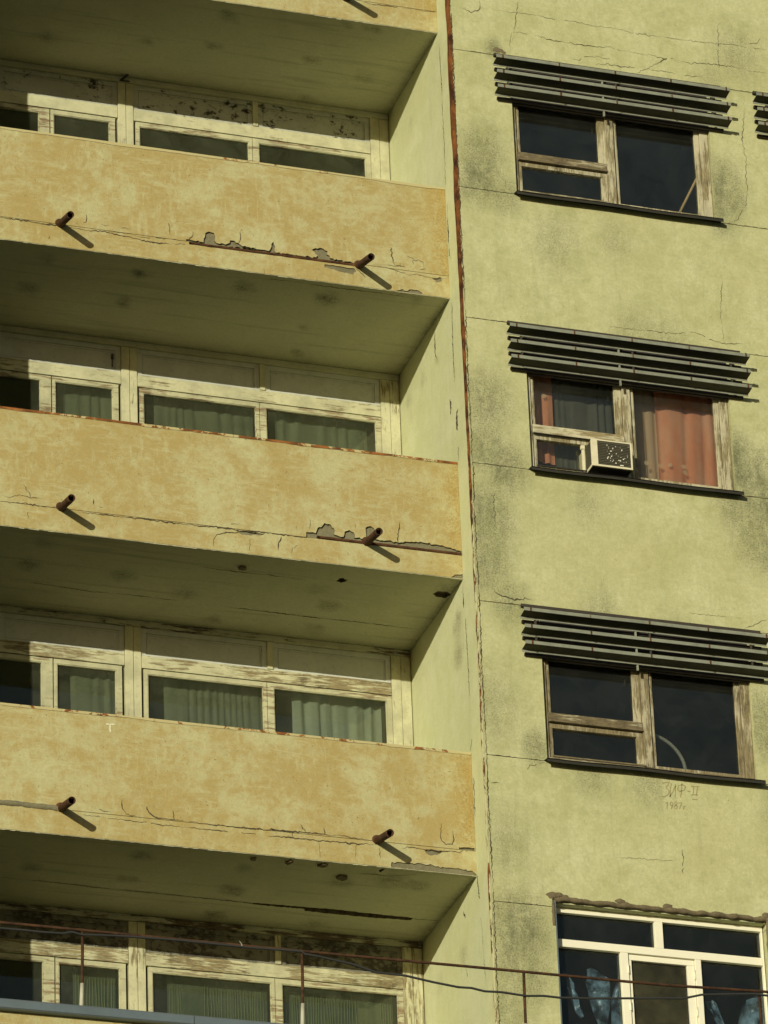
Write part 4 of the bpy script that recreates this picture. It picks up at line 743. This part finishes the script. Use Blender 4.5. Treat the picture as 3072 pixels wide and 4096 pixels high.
# ---------------------------------------------------------------- air conditioner in the lower left sash
AC = tag(empty('air_conditioner', (1.38, 0, H+1.12)), 'boxy yellowed window air conditioner with speckled dark grille', 'air conditioner')
def ap(name, bm, m, par=None):
    o = obj(name, bm, m); o.parent = par or AC
    if par is None: o.matrix_parent_inverse = Matrix.Translation((-1.38, 0, -H-1.12))
    return o
fx0, fx1, fz0, fz1, fy = 1.176, 1.583, 4.118, 4.404, -.135
bm = B((fx0+.006, fx1-.006, fy+.016, .22, fz0+.004, fz1-.004)); ap('case', bevel(bm, .006), ACW)
bm = B((fx0, fx0+.062, fy, fy+.014, fz0, fz1), (fx1-.016, fx1, fy, fy+.014, fz0, fz1), (fx0+.0625, fx1-.0165, fy, fy+.014, fz1-.014, fz1), (fx0+.0625, fx1-.0165, fy, fy+.014, fz0, fz0+.020))
fr = ap('front_frame', bevel(bm, .003), ACW)
bm = B((fx0+.064, fx1-.018, fy+.010, fy+.0145, fz0+.022, fz1-.016))
for i in range(14):
    z = fz0+.026+i*(fz1-fz0-.046)/14; box(bm, fx0+.066, fx1-.02, fy+.003, fy+.009, z, z+.010)
gr = ap('grille', bm, ACD)
bm = bmesh.new()
for i in range(46):
    x = fx0+.09+random.random()*(fx1-fx0-.125); z = fz0+.05+random.random()*(fz1-fz0-.09)
    if x < fx0+.17 and random.random() < .6: continue
    r = .002+.0035*random.random()**2
    box(bm, x-r, x+r, fy+.001, fy+.0028, z-r*1.2, z+r*1.2)
box(bm, 1.455, 1.49, fy+.0005, fy+.0027, fz0+.028, fz0+.038)
tag(ap('droppings', bm, BIRD, gr), kind='stuff')
bm = bmesh.new()
for i in range(13):
    z = fz0+.03+i*.019; box(bm, fx0+.001, fx0+.0055, fy+.035, .035, z, z+.012)
ap('side_grille', bm, ACD)
ap('bottom_pan', B((fx0+.008, fx1-.008, fy+.018, .2, fz0-.004, fz0+.003)), SILL)
ap('fixing_block', B((1.135, 1.17, .02, .05, fz1-.035, fz1+.004), (1.146, 1.168, .028, .05, fz0+.01, fz1-.036)), ACW)

# ---------------------------------------------------------------- things inside the dark windows; blue sheets imitating sky reflections
bm = bmesh.new(); tube(bm, [(2.36, .24, 7.20), (2.655, .24, 7.80)], .014, 10)
tag(obj('wooden_pole', bm, POLE), 'thin pale pole leaning inside the right pane nearest the top of the wall', 'pole')
bm = bmesh.new(); tube(bm, [(1.66+.385*math.sin(t*math.pi/2/14), .20, 1.20+.355*math.cos(t*math.pi/2/14)) for t in range(15)], .017, 10)
tag(obj('garden_hose', bm, HOSE), 'grey curved hose behind the lower right pane above the scratched writing', 'hose')
def sheet(pts, y, label, seed):  # uneven sheet standing in for a sky reflection in the glass
    bm = bmesh.new(); n = len(pts); c = Vector((sum(p[0] for p in pts)/n, sum(p[1] for p in pts)/n))
    rings = []
    for r in (1., .8, .6, .4, .2):
        ring = []
        for i in range(n):
            for s in range(3):
                p = Vector(pts[i]).lerp(Vector(pts[(i+1) % n]), s/3); q = c+(p-c)*r
                ring.append(bm.verts.new((q.x, y+.07*mnoise.noise(Vector((q.x*9, q.y*7, seed)))+.035*mnoise.noise(Vector((q.x*27, q.y*16, seed))), q.y)))
        rings.append(ring)
    m = len(rings[0])
    for a in range(4):
        for i in range(m):
            f = bm.faces.new((rings[a][i], rings[a][(i+1) % m], rings[a+1][(i+1) % m], rings[a+1][i])); f.smooth = True
    bm.faces.new(rings[-1])
    tag(obj('reflection_sheet', bm, REFLECTION), label, 'imitated reflection', 'pale blue sheets standing for sky reflections in the renewed window')
sheet([(.965, -.98), (1.00, -.82), (1.04, -.80), (1.19, -.90), (1.20, -1.10), (1.16, -1.36), (1.08, -1.36), (1.02, -1.2)], .27, 'pale blue sheet with a rounded top imitating reflected sky in the lower left pane', 1)
sheet([(1.22, -1.10), (1.27, -.92), (1.32, -.80), (1.36, -.80), (1.36, -1.36), (1.20, -1.36)], .30, 'narrow blue sheet imitating reflected sky at the left post of the open sash', 2)
sheet([(.73, -.90), (.76, -.88), (.84, -1.0), (.90, -1.14), (.93, -1.30), (.90, -1.32), (.82, -1.1), (.76, -.98)], .27, 'thin translucent blue strip imitating a reflection at the left jamb of the renewed window', 3)
sheet([(2.46, -1.07), (2.52, -.98), (2.66, -.94), (2.70, -1.0), (2.70, -1.36), (2.44, -1.36), (2.43, -1.2)], .27, 'broad blue sheet imitating reflected sky in the lower right corner of the renewed window', 4)
sheet([(2.12, -1.02), (2.20, -1.0), (2.27, -1.1), (2.31, -1.3), (2.27, -1.33), (2.2, -1.2), (2.14, -1.1)], .29, 'faint blue sheet imitating reflected sky right of the open sash', 5)

# ---------------------------------------------------------------- low wing in front, its railing and a cable
YR = -3.2
WG = tag(empty('low_wing', (-2, YR, GZ)), 'ochre front of the lower wing with a blue grey metal coping', 'building')
def gp(name, bm, m):
    o = obj(name, bm, m); o.parent = WG; o.matrix_parent_inverse = Matrix.Translation((2, -YR, -GZ)); return o
gp('front_wall', B((-14, 14, YR+.06, YR+.36, GZ, -3.19)), TAN); stain_attr(bpy.data.objects['front_wall'], lambda c: 0)
gp('roof', B((-14, 14, YR+.362, -.01, -3.9, -3.6)), SPALL)
bm = bmesh.new(); prof = [(YR+.0, -3.190), (YR-.012, -3.180), (YR-.014, -3.120), (YR+.0, -3.104), (YR+.20, -3.100), (YR+.42, -3.104), (YR+.42, -3.187)]
for (a, b) in ((-14, -3.72), (-3.714, -1.3), (-1.294, 14)):
    A = [bm.verts.new((a, *p)) for p in prof]; C = [bm.verts.new((b, *p)) for p in prof]
    for i in range(len(prof)):
        j = (i+1) % len(prof); bm.faces.new((A[i], C[i], C[j], A[j]))
    bm.faces.new(A); bm.faces.new(list(reversed(C)))
bmesh.ops.recalc_face_normals(bm, faces=list(bm.faces))
gp('coping', bm, CAP)
RL = tag(empty('roof_railing', (-2, YR+.1, -3.1)), 'thin rusty railing running across the foot of the picture', 'railing')
def rp(name, bm, m, par=None):
    o = obj(name, bm, m); o.parent = par or RL
    if par is None: o.matrix_parent_inverse = Matrix.Translation((2, -YR-.1, 3.1))
    return o
YP = YR+.1
dz = -.068*1.0
def rail_z(x): return -2.415+.010*mnoise.noise(Vector((x*.5, 1, 1))) + (.03 if x > .3 else 0)*min(1, (x-.3)/1.) if x > .3 else -2.415-.0+.010*mnoise.noise(Vector((x*.5, 1, 1)))
bm = bmesh.new(); tube(bm, [(x*.4, YP, rail_z(x*.4)) for x in range(-30, 31)], .0125, 8); rp('top_rail', bm, PIPE)
for x in (-8.3, -6.45, -4.60, -2.765, -.865, 1.21, 3.2, 5.2):
    bm = bmesh.new(); tube(bm, [(x-.006, YP, -2.90), (x, YP, rail_z(x)-.012)], .013, 8); po = rp('post', bm, PIPE)
    bm = bmesh.new(); tube(bm, [(x-.016, YP, -3.11), (x-.006, YP, -2.875)], .017, 10); rp('sleeve', bm, SLEEVE, po)
for x, s in ((-3.28, -1),):
    z = rail_z(x); bm = bmesh.new(); tube(bm, [(x-.02, YP-.02, z+.03), (x, YP-.022, z+.004), (x-.006, YP-.024, z-.018)], .0028, 6); tube(bm, [(x+.006, YP-.02, z-.012), (x, YP-.022, z+.004)], .0028, 6); rp('wire_tie', bm, SLEEVE)
bm = bmesh.new()
cz = [(x+.04, z+.055) for x, z in CABLE]
cp = [(x, YP-.02, z) for x, z in cz]
tube(bm, cp, .0095, 6)
tag(obj('cable', bm, CABLEM), 'slack dark cable sagging below the rusty railing', 'cable')
